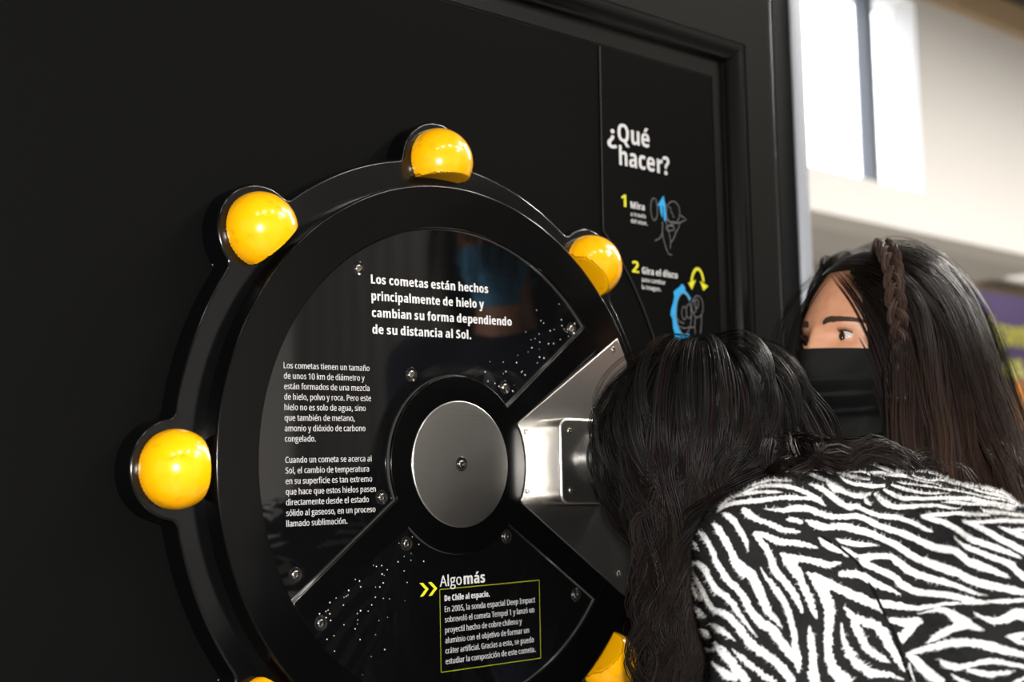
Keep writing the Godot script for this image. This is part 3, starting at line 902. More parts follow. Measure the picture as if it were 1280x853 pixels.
func more_text(pan: Node, z: float) -> void:
	text("Algo", -0.0301, -0.1274, 0.0302, 0.0200, false, M.print_white, pan, z, RHO)
	text("más", 0.0032, -0.1273, 0.0301, 0.0200, true, M.print_white, pan, z, RHO)
	text("De Chile al espacio.", -0.0242, -0.1428, 0.0634, 0.0104, true, M.print_white, pan, z, RHO)
	var rows := [["En 2005, la sonda espacial Deep Impact", 0.1309], ["sobrevoló el cometa Tempel 1 y lanzó un", 0.1292], ["proyectil hecho de cobre chileno y", 0.1100], ["aluminio con el objetivo de formar un", 0.1204], ["cráter artificial. Gracias a esto, se puedo", 0.1275], ["estudiar la composición de este cometa.", 0.1295]]
	for i in 6: text(rows[i][0], -0.0245 - i * 0.0002, -0.1541 - i * 0.01074, rows[i][1], 0.0104, false, M.print_small, pan, z, RHO)
	var fr := MB.new()
	var c := []
	for p in [[-0.0305, -0.1303], [0.1140, -0.1303], [0.1118, -0.2153], [-0.0322, -0.2153], [-0.0305, -0.1303]]:
		var q := Vector2(p[0], p[1]).rotated(RHO)
		c.append_array([q.x, q.y])
	for i in 4: stroke(fr, c.slice(i * 2, i * 2 + 4), 0.0009, z)
	put("text_frame", fr.mesh(), M.print_lime, pan)
	for k in 2:
		var b := MB.new()
		var x := -0.0576 + k * 0.0117
		var ch := PackedVector2Array()
		for p in [[0.0, -0.1217], [0.0045, -0.1217], [0.0122, -0.1287], [0.0045, -0.1358], [0.0, -0.1358], [0.0075, -0.1287]]: ch.append(Vector2(x + p[0], p[1]).rotated(RHO))
		b.flat(ch, z, 1.0)
		put("chevron", b.mesh(), M.print_yellow, pan)
	var st := []
	var r := RandomNumberGenerator.new(); r.seed = 8
	while st.size() < 58:
		var along := r.randf_range(-0.1, 1.0); var off := absf(r.randfn(0.0, 0.032)) + 0.003
		var p := Vector2(-0.0696, -0.0637).lerp(Vector2(-0.2022, -0.1554), along) + Vector2(0.569, -0.822) * off
		if p.length() > 0.249 or p.length() < 0.098 or (p.x > -0.066 and p.y < -0.105): continue
		st.append([p.x, p.y, r.randf_range(0.00040, 0.0009)])
	stars(pan, z, st)

# ------------------------------------------------------------------ people
func head_point(d: Vector3, k: float) -> Vector3:
	# d: unit direction in head axes (x right of the person, y up, z forward); adult/child scale k
	var p := Vector3(d.x * 0.073, d.y * 0.108, d.z * 0.092)
	var t := clampf(-p.y / 0.108, 0.0, 1.0)
	if t > 0.0:
		p.x *= 1.0 - 0.34 * t * t
		if p.z < 0.0: p.z *= 1.0 - 0.45 * t
		else: p.z *= 1.0 + 0.05 * t * (1.0 - t) * 4.0 - 0.05 * t
	if p.z > 0.0:
		var f := smoothstep(0.02, 0.07, p.z)
		var x := p.x; var y := p.y
		# forehead a little flatter, brow ridge, sockets, nose, cheeks, lips, chin
		p.z -= 0.004 * f * exp(-pow((y - 0.075) / 0.03, 2))
		p.z += 0.0030 * f * exp(-pow((y - 0.020) / 0.009, 2) - pow((absf(x) - 0.028) / 0.018, 2))
		p.z -= 0.0085 * f * exp(-pow((y - 0.001) / 0.011, 2) - pow((absf(x) - 0.031) / 0.015, 2))
		var ny := clampf((0.014 - y) / 0.048, 0.0, 1.0)
		if y > -0.045: p.z += f * (0.004 + 0.017 * ny) * exp(-pow(x / (0.0075 + 0.006 * ny), 2)) * smoothstep(-0.045, -0.034, y) * smoothstep(0.03, 0.008, y)
		p.z += 0.004 * f * exp(-pow((y + 0.028) / 0.018, 2) - pow((absf(x) - 0.036) / 0.014, 2))
		p.z += 0.005 * f * exp(-pow((y + 0.056) / 0.005, 2) - pow(x / 0.016, 2)) + 0.005 * f * exp(-pow((y + 0.067) / 0.006, 2) - pow(x / 0.014, 2))
		p.z += 0.006 * f * exp(-pow((y + 0.092) / 0.012, 2) - pow(x / 0.018, 2))
	return p * k

func add_head(mb: MB, c: Vector3, b: Basis, k := 1.0) -> void:
	var rows := 90; var cols := 110
	var p := PackedVector3Array()
	for r in rows + 1:
		var th := PI * r / rows
		for i in cols:
			var a := TAU * i / cols
			p.append(c + b * head_point(Vector3(sin(th) * sin(a), cos(th), sin(th) * cos(a)), k))
	mb.grid(p, rows + 1, cols, true)
	# ears
	for s in [-1.0, 1.0]:
		var o := PackedVector3Array()
		var r2 := 9; var c2 := 20
		for j in r2 + 1:
			var q := 1.0 - float(j) / r2
			for i in c2:
				var a2 := TAU * i / c2
				var rim := 0.006 * smoothstep(0.55, 0.9, q) * (1.0 - smoothstep(0.95, 1.0, q))
				var dx := (0.010 + rim + 0.008 * sin(a2)) * (1.0 if q < 0.99 else 0.2)
				var ly: float = sin(a2) * 0.029 * q * (1.0 if sin(a2) > 0 else 0.9)
				var lz: float = cos(a2) * 0.017 * q - 0.006 + ly * -0.2
				o.append(c + b * (Vector3(s * (0.066 + dx * 0.9), ly - 0.008, lz) * k))
		mb.grid(o, r2 + 1, c2, true)

func fix_normals_from(mb: MB, s: int, c: Vector3) -> void:
	for i in range(s, mb.n.size()):
		if mb.n[i].dot(mb.v[i] - c) < 0.0: mb.n[i] = -mb.n[i]

func add_eyes(parent: Node3D, at: Vector3, c: Vector3, b: Basis, k: float, gaze: Vector3) -> void:
	for s in [-1.0, 1.0]:
		var ec: Vector3 = c + b * (Vector3(s * 0.0305, 0.001, 0.0665) * k)
		var r := 0.0132 * k
		# eyeball with iris and pupil as painted by nature: coloured by the angle from the gaze
		var mb := MB.new(); mb.use_c = true
		var rows := 40; var cols := 48
		var gz := (b * gaze).normalized()
		var ux := gz.cross(Vector3.UP).normalized(); var uy := ux.cross(gz)
		var st := mb.v.size()
		for i in rows + 1:
			var th := PI * i / rows
			for j in cols:
				var a := TAU * j / cols
				var d := gz * cos(th) + (ux * cos(a) + uy * sin(a)) * sin(th)
				var deg := rad_to_deg(th)
				mb.col = Color(0.004, 0.003, 0.003) if deg < 13 else (Color(0.026, 0.012, 0.007) if deg < 31 else (Color(0.012, 0.007, 0.006) if deg < 34 else Color(0.62, 0.57, 0.54)))
				mb.vert(ec + d * r * (1.02 if deg < 34 else 1.0), d)
		for i in rows:
			for j in cols:
				var j1 := (j + 1) % cols
				mb.quad(st + i * cols + j, st + i * cols + j1, st + (i + 1) * cols + j1, st + (i + 1) * cols + j)
		var eye := put("eye", mb.mesh(), M.eye, parent, at)
		# lids: shells round the eyeball that leave an almond opening
		mb = MB.new()
		var lash := [PackedVector3Array(), PackedVector3Array()]
		for half in [1.0, -1.0]:
			var p := PackedVector3Array()
			for i in 9:
				for j in 33:
					var az := deg_to_rad(-72.0 + 144.0 * j / 32)
					var open: float = deg_to_rad((27.0 if half > 0 else 19.0) * pow(maxf(0.0, cos(az * 1.32)), 0.75)) * half + deg_to_rad(-1.0) + s * az * 0.10
					var el := lerpf(open, deg_to_rad(82.0) * half, i / 8.0)
					var rr := r * (1.10 if i > 0 else 1.055)
					var d2 := Vector3(sin(az) * cos(el), sin(el), cos(az) * cos(el))
					p.append(ec + b * (d2 * rr))
					if i == 0: lash[0 if half > 0 else 1].append(ec + b * (d2 * r * 1.10))
			var q0 := mb.v.size()
			mb.grid(p, 9, 33)
			fix_normals_from(mb, q0, ec)
		put("eyelids", mb.mesh(), M.skin, parent, at)
		mb = MB.new(); mb.use_c = true; mb.col = Color(0.012, 0.008, 0.007)
		mb.tube(lash[0].slice(2, 31), PackedFloat32Array([0.0006 * k]), 6)
		# single lashes
		for j in range(4, 30, 1):
			var q: Vector3 = lash[0][j]
			var out: Vector3 = (q - ec).normalized()
			mb.tube(PackedVector3Array([q, q + out * 0.002 * k + b.y * 0.0008 * k, q + out * 0.0036 * k + b.y * 0.0026 * k]), PackedFloat32Array([0.0004, 0.0003, 0.0001]), 4)
		put("eyelashes", mb.mesh(), M.hair_dark, parent, at)
		# eyebrow: short hairs laid outwards along the brow
		mb = MB.new(); mb.use_c = true; mb.col = Color(0.058, 0.036, 0.027)
		var rb := RandomNumberGenerator.new(); rb.seed = 77 + int(s)
		for i in 260:
			var t := rb.randf()
			var bx: float = s * lerpf(0.012, 0.052, t)
			var by := 0.0200 + 0.0045 * sin(t * 2.3) - 0.005 * t + rb.randf_range(-1, 1) * 0.0040 * (1.0 - 0.6 * t)
			var dd := Vector3(bx / 0.073, by / 0.108, sqrt(maxf(0.02, 1.0 - pow(bx / 0.073, 2) - pow(by / 0.108, 2))))
			var p0 := head_point(dd.normalized(), k) + Vector3(0, 0, 0.0006)
			var p1 := head_point((dd + Vector3(s * 0.11, 0.03 - 0.05 * t, 0)).normalized(), k) + Vector3(0, 0, 0.0012)
			mb.tube(PackedVector3Array([c + b * p0, c + b * ((p0 + p1) * 0.5 + Vector3(0, 0, 0.0006)), c + b * p1]), PackedFloat32Array([0.0006, 0.0005, 0.0002]), 4)
		put("eyebrow", mb.mesh(), M.hair_dark, parent, at)

func add_mask(parent: Node3D, at: Vector3, c: Vector3, b: Basis, k: float, m: Material) -> void:
	# pleated face mask: a shell in front of the face from nose bridge to chin, two ear loops
	var rows := 44; var cols := 48
	var mb := MB.new()
	for layer in 2:
		var p := PackedVector3Array()
		for r in rows + 1:
			var t := float(r) / rows
			for i in cols + 1:
				var u := -1.0 + 2.0 * i / cols
				var az := u * deg_to_rad(62.0 - 7.0 * absf(t - 0.5))
				var y := lerpf(-0.0125, -0.118, t) + 0.004 * u * u * (1.0 - t) * -1.0 + 0.006 * u * u * t
				var e := sqrt(maxf(0.04, 1.0 - pow(minf(absf(y), 0.092) / 0.122, 2)))
				var q := Vector3(sin(az) * 0.0765 * e, y, cos(az) * 0.0965 * e)
				# tent over the nose and chin
				q.z += 0.019 * exp(-pow(u / 0.34, 2)) * exp(-pow((t - 0.30) / 0.42, 2)) + 0.006 * exp(-pow(u / 0.6, 2))
				if t < 0.12: q.z += 0.003 * exp(-pow(u / 0.16, 2)) * (1.0 - t / 0.12)
				# three pleats
				var w := 1.0 - smoothstep(0.75, 1.0, absf(u))
				for pl in [0.34, 0.52, 0.70]:
					q.z += 0.0035 * w * smoothstep(pl - 0.02, pl, t) * (1.0 - smoothstep(pl, pl + 0.16, t))
				q.z += 0.0012 * sin(u * 9.0 + t * 5.0) * sin(t * 11.0 + u * 3.0)
				p.append(c + b * (q * k - Vector3(0, 0, 0.0012 * layer)))
		var s := mb.v.size()
		mb.grid(p, rows + 1, cols + 1)
		fix_normals_from(mb, s, c)
		if layer == 1:
			for i in range(s, mb.n.size()): mb.n[i] = -mb.n[i]
	put("face_mask", mb.mesh(), m, parent, at, "pleated face mask over nose and mouth")
	for s2 in [-1.0, 1.0]:
		for h in [-0.016, -0.088]:
			mb = MB.new()
			mb.tube(PackedVector3Array([c + b * (Vector3(s2 * 0.066, h, 0.044) * k), c + b * (Vector3(s2 * 0.078, h * 0.7 + 0.0, 0.015) * k), c + b * (Vector3(s2 * 0.080, 0.012 if h > -0.05 else -0.03, -0.012) * k)]), PackedFloat32Array([0.0013]), 6)
			put("ear_loop", mb.mesh(), m, parent, at)

func add_hand(mb: MB, wrist: Vector3, dir: Vector3, palm: Vector3, side: float, k := 1.0) -> void:
	# palm and five curled fingers on a fine grid of their own
	dir = dir.normalized()
	var across := dir.cross(palm).normalized() * side
	palm = across.cross(dir).normalized() * side
	var s := Sdf.new(); s.k = 0.010
	s.bone(wrist, wrist + dir * 0.03 * k, 0.021 * k, 0.022 * k)
	for i in 4:
		var o := (i - 1.5) * 0.0165 * k
		s.bone(wrist + dir * 0.02 * k + across * o * 0.5, wrist + dir * 0.075 * k + across * o, 0.013 * k, 0.011 * k)
	s.net(mb, 0.0042)
	var lens := [0.062, 0.070, 0.065, 0.050]
	for i in 4:
		var o2 := (i - 1.5) * 0.0178 * k
		var f := Sdf.new(); f.k = 0.004
		var p0 := wrist + dir * 0.072 * k + across * o2
		var l: float = lens[i] * k
		var d1 := (dir + palm * 0.25).normalized(); var d2 := (dir + palm * 0.75).normalized(); var d3 := (dir + palm * 1.3).normalized()
		f.chain([p0, p0 + d1 * l * 0.45, p0 + d1 * l * 0.45 + d2 * l * 0.32, p0 + d1 * l * 0.45 + d2 * l * 0.32 + d3 * l * 0.23], [0.0088 * k, 0.0082 * k, 0.0076 * k, 0.0066 * k])
		f.net(mb, 0.0034)
	var th := Sdf.new(); th.k = 0.004
	var q0 := wrist + dir * 0.022 * k - across * 0.019 * k
	var q1 := q0 + (dir * 0.7 - across * 0.75 + palm * 0.3).normalized() * 0.036 * k
	th.chain([q0, q1, q1 + (dir - across * 0.3 + palm * 0.35).normalized() * 0.028 * k, q1 + (dir * 1.0 + palm * 0.5).normalized() * 0.047 * k], [0.0125 * k, 0.0105 * k, 0.0090 * k, 0.0072 * k])
	th.net(mb, 0.0038)

# hair: simulate guides that fall over head and shoulders, then grow many strands round each
func guide(root: Vector3, d0: Vector3, n: int, ds: float, H: Dictionary, lay: float, P: Dictionary) -> PackedVector3Array:
	var out := PackedVector3Array([root])
	var p := root; var d := d0
	var c: Vector3 = H.c; var b: Basis = H.b; var e: Vector3 = H.e
	var body: Sdf = H.body
	var bt := b.transposed()
	for i in n:
		var s := i * ds
		d = (d * H.stiff + Vector3.DOWN * H.grav * smoothstep(0.0, 0.10, s) + pull(p, s, P)).normalized()
		p += d * ds
		var q := (bt * (p - c)) / e
		var m := q.length()
		var tgt := 1.0 + lay
		if m < tgt:
			q *= tgt / m
			p = c + b * (q * e)
			var nr := (b * (q / e)).normalized()
			d -= nr * minf(0.0, d.dot(nr))
		if p.z < 0.045 and p.x < 0.70: p.z = 0.045
		for it in 2:
			var sd := body.d(p)
			var off: float = H.off + lay * 0.06
			if sd < off:
				var g := body.grad(p)
				p += g * (off - sd)
				d -= g * minf(0.0, d.dot(g))
		if H.has("other"):
			var so: float = H.other.d(p)
			if so < 0.012: p += H.other.grad(p) * (0.012 - so)
		if d.length_squared() < 1e-6: d = Vector3.DOWN
		d = d.normalized()
		out.append(p)
	return out

func strands(mb: MB, G: PackedVector3Array, H: Dictionary, count: int, r: RandomNumberGenerator, spread: PackedFloat32Array, wave: float, wl: float, c0: Color, c1: Color, f0 := 0.0, f1 := 1.0) -> void:
	var n := G.size()
	var T := PackedVector3Array(); var N := PackedVector3Array(); var B := PackedVector3Array()
	var c: Vector3 = H.c
	for i in n:
		var t := (G[mini(i + 1, n - 1)] - G[maxi(i - 1, 0)]).normalized()
		var o := (G[i] - c)
		if i > 8: o.y *= 0.2
		var nn := (o - t * o.dot(t)).normalized()
		if i > 0 and nn.dot(N[i - 1]) < 0.2: nn = (N[i - 1] - t * N[i - 1].dot(t)).normalized()
		T.append(t); N.append(nn); B.append(t.cross(nn))
	# neighbouring locks wave together
	var ph := G[n / 2].x * 34.0 + G[n / 2].z * 27.0 + r.randf_range(-0.6, 0.6)
	for k in count:
		var a := r.randf() * TAU; var q := sqrt(r.randf())
		var ca := cos(a) * q; var sa := sin(a) * q
		var m := n - r.randi_range(0, int(n * 0.22))
		var hw := r.randf_range(0.00032, 0.00075)
		var ph2 := ph + r.randf_range(-0.22, 0.22)
		var jit := r.randf_range(0.0, 0.0020); var jf := r.randf_range(0.25, 0.6); var jp := r.randf() * TAU
		var roll := r.randf_range(-0.3, 0.3)
		var tn := r.randf_range(0.8, 1.2)
		var s0 := mb.v.size()
		for i in m:
			var f := float(i) / (n - 1)
			var w := spread[0] + (spread[1] - spread[0]) * smoothstep(0.0, 0.35, f)
			w += (spread[2] - spread[1]) * smoothstep(0.45, 1.0, f)
			var am := wave * smoothstep(0.42, 0.85, f)
			var g: float = TAU * i * H.ds / wl
			var p := G[i] + B[i] * (ca * w + am * sin(g + ph2) + jit * f * sin(i * jf + jp)) + N[i] * (absf(sa) * w * 0.7 + am * 0.7 * (cos(g + ph2) + 0.6) + jit * 0.6 * cos(i * jf * 1.3 + jp) * f)
			var h := hw * (1.0 - 0.75 * smoothstep(0.8, 1.0, float(i) / m)) * (0.08 + 0.92 * minf(1.0, i / 4.0))
			var sd := (B[i] + N[i] * roll).normalized()
			var nn2 := (N[i] - B[i] * roll).normalized()
			mb.col = c0.lerp(c1, smoothstep(f0, f1, f)) * tn
			mb.vert(p - sd * h, (nn2 - sd * 0.75).normalized())
			mb.vert(p + sd * h, (nn2 + sd * 0.75).normalized())
		for i in m - 1:
			var j := s0 + i * 2
			mb.quad(j, j + 2, j + 3, j + 1)

func keep(mode: int, d: Vector3) -> bool:
	# where hair grows on each head
	if mode == 1: return not (d.z > 0.22 and d.y < 0.62) and d.y > -0.62
	if mode == 2:
		if d.z > 0.15 and d.y < 0.70 - 0.9 * maxf(0.0, absf(d.x) - 0.30) and absf(d.x) < (0.58 + 0.12 * smoothstep(0.45, 0.1, d.y)): return false
		return d.y > -0.55
	return not (d.z > 0.2 and d.y < 0.68) and d.y > -0.5

func pull(p: Vector3, s: float, P: Dictionary) -> Vector3:
	if P.mode == 1:
		var g: Vector3 = P.goal - p
		g.y = 0.0
		return g * P.k * smoothstep(0.08, 0.20, s) + P.extra
	if P.mode == 2:
		# keep clear of the face, fan out a little towards the tips
		var q: Vector3 = p - G2
		return Vector3(P.back, 0, 0.0) * P.front * (1.0 - smoothstep(0.1, 0.2, s)) + Vector3(q.x + 0.02, 0, q.z) * 0.6 * smoothstep(0.16, 0.4, s) + P.extra
	return P.extra

func scalp_cap(mb: MB, H: Dictionary, lift: float, mode: int, col: Color) -> void:
	mb.col = col
	var c: Vector3 = H.c; var b: Basis = H.b; var e: Vector3 = H.e
	var rows := 84; var cols := 120
	var id := PackedInt32Array()
	for r in rows + 1:
		var th := PI * r / rows
		for k in cols:
			var a := TAU * k / cols
			var d := Vector3(sin(th) * sin(a), cos(th), sin(th) * cos(a))
			id.append(mb.vert(c + b * (d * e * (1.0 + lift)), (b * (d / e)).normalized()) if keep(mode, d) and keep(mode, (d + Vector3(0, -0.035, 0.03)).normalized()) and keep(mode, (d + Vector3(-signf(d.x) * 0.035, 0, 0.03)).normalized()) else -1)
	for r in rows:
		for k in cols:
			var k1 := (k + 1) % cols
			var q := [id[r * cols + k], id[(r + 1) * cols + k], id[(r + 1) * cols + k1], id[r * cols + k1]]
			if q.min() >= 0: mb.quad(q[0], q[3], q[2], q[1])

func fib(n: int) -> PackedVector3Array:
	var o := PackedVector3Array()
	for i in n:
		var y := 1.0 - 2.0 * (i + 0.5) / n
		var a := i * 2.399963
		o.append(Vector3(cos(a) * sqrt(1 - y * y), y, sin(a) * sqrt(1 - y * y)))
	return o

func shoe(mb: MB, heel: Vector3, toe: Vector3) -> void:
	var s := Sdf.new(); s.k = 0.03
	s.chain([heel + Vector3(0, 0.06, 0), heel + Vector3(0, 0.038, 0), heel.lerp(toe, 0.55) + Vector3(0, 0.036, 0), toe + Vector3(0, 0.03, 0)], [0.042, 0.036, 0.036, 0.029])
	s.net(mb, 0.010)

# ---- the girl in the zebra fleece, bent forward to the eyepiece
const G1 := Vector3(0.191, 0.025, 0.242)
var jacket1: Sdf

func jacket_uv(p: Vector3) -> Vector2:
	# along the spine and round it
	var a := Vector3(0.178, -0.09, 0.36); var ax := Vector3(-0.02, -0.09, 0.42).normalized()
	var w := p - a
	var t := w.dot(ax)
	var r := w - ax * t
	var ex := Vector3.UP.cross(ax).normalized(); var ey := ax.cross(ex)
	var ang := atan2(r.dot(ex), r.dot(ey))
	return Vector2((t + 0.20) / 0.90, 0.5 + ang / TAU)

func build_jacket(lsh: Vector3, rsh: Vector3, lel: Vector3, rel: Vector3, lwr: Vector3, rwr: Vector3) -> void:
	jacket1 = Sdf.new(); jacket1.k = 0.055
	jacket1.bone(Vector3(0.180, -0.045, 0.335), Vector3(0.178, -0.078, 0.375), 0.050, 0.056)
	jacket1.chain([Vector3(0.178, -0.070, 0.375), Vector3(0.174, -0.148, 0.48), Vector3(0.170, -0.188, 0.62), Vector3(0.163, -0.230, 0.74), Vector3(0.155, -0.31, 0.87)], [0.058, 0.112, 0.118, 0.120, 0.135])
	jacket1.bone(lsh + Vector3(0.02, 0.0, 0.0), rsh + Vector3(-0.02, 0, 0), 0.070, 0.070)
	jacket1.chain([lsh, Vector3(0.045, -0.22, 0.464), lel, lwr + Vector3(-0.005, 0.012, -0.012)], [0.076, 0.074, 0.066, 0.043])
	jacket1.chain([rsh, rel, rwr + Vector3(0.005, 0.012, -0.012)], [0.074, 0.062, 0.043])
	var nz := FastNoiseLite.new(); nz.seed = 4; nz.frequency = 11.0; nz.fractal_octaves = 2
	jacket1.noise = nz; jacket1.amp = 0.010

func girl_zebra() -> void:
	var base := Vector3(0.15, 0, 0.90)
	var t := thing("person", "girl in black and white zebra fleece bending to the eyepiece, long dark hair", "person", base)
	var at := Vector3(0, OY, 0) - base
	var hb := Basis(Vector3.UP, PI + 0.10) * Basis(Vector3(1, 0, 0), 0.10)
	# body: head, neck, trunk, arms, hands in one mesh
	var mb := MB.new()
	add_head(mb, G1, hb, 0.88)
	fix_normals_from(mb, 0, G1)
	var lsh := Vector3(0.058, -0.112, 0.435); var rsh := Vector3(0.300, -0.115, 0.435)
	var lel := Vector3(0.034, -0.335, 0.490); var rel := Vector3(0.350, -0.330, 0.50)
	var lwr := Vector3(0.075, -0.505, 0.625); var rwr := Vector3(0.235, -0.505, 0.64)
	var s := Sdf.new(); s.k = 0.03
	s.chain([G1 + Vector3(0, -0.05, 0.03), Vector3(0.178, -0.06, 0.375), Vector3(0.172, -0.14, 0.50), Vector3(0.165, -0.19, 0.70)], [0.05, 0.048, 0.085, 0.085])
	s.chain([lsh, lel, lwr], [0.04, 0.034, 0.021]); s.chain([rsh, rel, rwr], [0.04, 0.034, 0.021])
	s.net(mb, 0.012)
	add_hand(mb, lwr, Vector3(0.03, -0.10, 0.09), Vector3(0.2, -0.7, 0.3), 1.0, 0.85)
	add_hand(mb, rwr, Vector3(-0.02, -0.10, 0.09), Vector3(-0.2, -0.7, 0.3), -1.0, 0.85)
	put("body", mb.mesh(), M.skin, t, at)
	# fleece jacket
	build_jacket(lsh, rsh, lel, rel, lwr, rwr)
	mb = MB.new(); mb.use_uv = true
	jacket1.net(mb, 0.0085)
	for i in mb.v.size(): mb.uv[i] = jacket_uv(mb.v[i])
	put("fleece_jacket", mb.mesh(), M.zebra, t, at, "fluffy black and white zebra print fleece jacket")
	fuzz(t, at, mb)
	var sm := PackedVector3Array()
	for q in [[0.0535, -0.0269, 0.4465], [0.02, -0.0572, 0.4845], [0.022, -0.0785, 0.502], [0.0307, -0.0882, 0.5149], [0.0378, -0.0998, 0.5264], [0.0428, -0.1219, 0.5369], [0.0415, -0.1421, 0.5484], [0.0387, -0.1592, 0.5593], [0.0397, -0.1804, 0.5658], [0.0425, -0.1977, 0.5722], [0.0456, -0.2118, 0.5762]]: sm.append(Vector3(q[0], q[1], q[2]))
	mb = MB.new(); mb.tube(sm.slice(2), PackedFloat32Array([0.0014]), 6); put("sleeve_seam", mb.mesh(), M.cloth_dark, t, at)
	# trousers and shoes
	s = Sdf.new(); s.k = 0.04
	s.bone(Vector3(0.10, -0.33, 0.90), Vector3(0.21, -0.33, 0.90), 0.105, 0.105)
	for q in [[0.10, 0.078], [0.21, 0.232]]:
		s.chain([Vector3(q[0], -0.36, 0.90), Vector3(q[1], -0.68, 0.835), Vector3(q[1], -1.025, 0.945)], [0.10, 0.066, 0.050])
	mb = MB.new(); s.net(mb, 0.013)
	put("trousers", mb.mesh(), M.denim, t, at)
	for x in [0.078, 0.232]:
		mb = MB.new(); shoe(mb, Vector3(x, -OY, 0.955), Vector3(x, -OY, 0.775))
		put("shoe", mb.mesh(), M.shoe, t, at)
	hair_zebra(t, at, hb)

func fuzz(t: Node3D, at: Vector3, src: MB) -> void:
	# short pile standing on the fleece, coloured by the print under each fibre
	var r := RandomNumberGenerator.new(); r.seed = 55
	var mb := MB.new(); mb.use_c = true
	var white := Color(0.80, 0.80, 0.80); var black := Color(0.0135, 0.0135, 0.0145)
	for k in range(0, src.ix.size(), 3):
		var a := src.ix[k]; var b := src.ix[k + 1]; var c := src.ix[k + 2]
		var area := (src.v[b] - src.v[a]).cross(src.v[c] - src.v[a]).length() * 0.5
		var cnt := area * 340000.0
		var m := int(cnt) + int(r.randf() < cnt - int(cnt))
		for j in m:
			var u := r.randf(); var w := r.randf()
			if u + w > 1.0: u = 1.0 - u; w = 1.0 - w
			var p := src.v[a] + (src.v[b] - src.v[a]) * u + (src.v[c] - src.v[a]) * w
			var nn := (src.n[a] + (src.n[b] - src.n[a]) * u + (src.n[c] - src.n[a]) * w).normalized()
			var q := jacket_uv(p)
			var ci := clampi(int(q.y * CW), 0, CW - 1) * CW + clampi(int(q.x * CW), 0, CW - 1)
			var rv := Vector3(r.randf_range(-1, 1), r.randf_range(-1.4, 0.6), r.randf_range(-1, 1))
			rv -= nn * rv.dot(nn)
			var d := (nn * 0.55 + rv * 0.75).normalized() * r.randf_range(0.0025, 0.0048)
			var sd := d.cross(nn).normalized() * 0.00032
			mb.col = (white if cloth[ci] else black) * r.randf_range(0.75, 1.1)
			var s := mb.vert(p - sd, nn); mb.vert(p + sd, nn); mb.vert(p + d, nn)
			mb.tri(s, s + 1, s + 2)
	var o := put("fleece_pile", mb.mesh(), M.fleece_fibre, t, at)
	o.set_meta("kind", "stuff")

func hair_zebra(t: Node3D, at: Vector3, hb: Basis) -> void:
	var H := {"c": G1, "b": hb, "e": Vector3(0.066, 0.099, 0.081), "body": jacket1, "off": 0.007, "stiff": 1.0, "grav": 0.22, "ds": 0.0115}
	var r := RandomNumberGenerator.new(); r.seed = 91
	var mb := MB.new(); mb.use_c = true
	scalp_cap(mb, H, 0.03, 1, Color(0.006, 0.005, 0.005))
	var crown := Vector3(-0.16, 0.95, 0.06).normalized()
	var lock := Vector3(0.114, 0.0, 0.272)
	var spread := PackedFloat32Array([0.007, 0.009, 0.011])
	var dirs := fib(960)
	for d in dirs:
		if not keep(1, d): continue
		var root: Vector3 = G1 + hb * (d * H.e * 1.01)
		var tn: Vector3 = (d - crown)
		tn -= d * tn.dot(d)
		if tn.length() < 0.05: tn = Vector3(r.randf_range(-1, 1), 0, r.randf_range(-1, 1))
		var d0: Vector3 = (hb * tn.normalized()).normalized()
		var lay := r.randf_range(0.02, 0.085)
		# her left (x < 0 in head axes) is gathered forward of the shoulder, the far side falls behind the neck
		var wx: Vector3 = hb * d
		var left: bool = wx.dot(Vector3(0.73, 0, 0.68)) < 0.48 and wx.x < 0.45
		var seed_off := Vector3(r.randf_range(-1, 1), 0, r.randf_range(-1, 1)) * 0.030
		var P := {"mode": 1, "goal": (lock if left else Vector3(0.262, 0, 0.395)) + seed_off, "k": 7.0 if left else 4.0, "extra": Vector3.ZERO if left else Vector3(0.0, 0.03, 0)}
		var n := r.randi_range(34, 42) if left else r.randi_range(18, 26)
		var G := guide(root, d0, n, H.ds, H, lay, P)
		var tone := r.randf_range(0.75, 1.3)
		strands(mb, G, H, 17, r, spread, 0.012 if left else 0.010, 0.092, Color(0.0070, 0.0066, 0.0068) * tone, Color(0.0125, 0.0094, 0.0083) * tone)
	put("hair", mb.mesh(), M.hair_dark, t, at, "long dark wavy hair")

# ---- the girl with the braid and black mask
const G2 := Vector3(0.512, 0.146, 0.240)

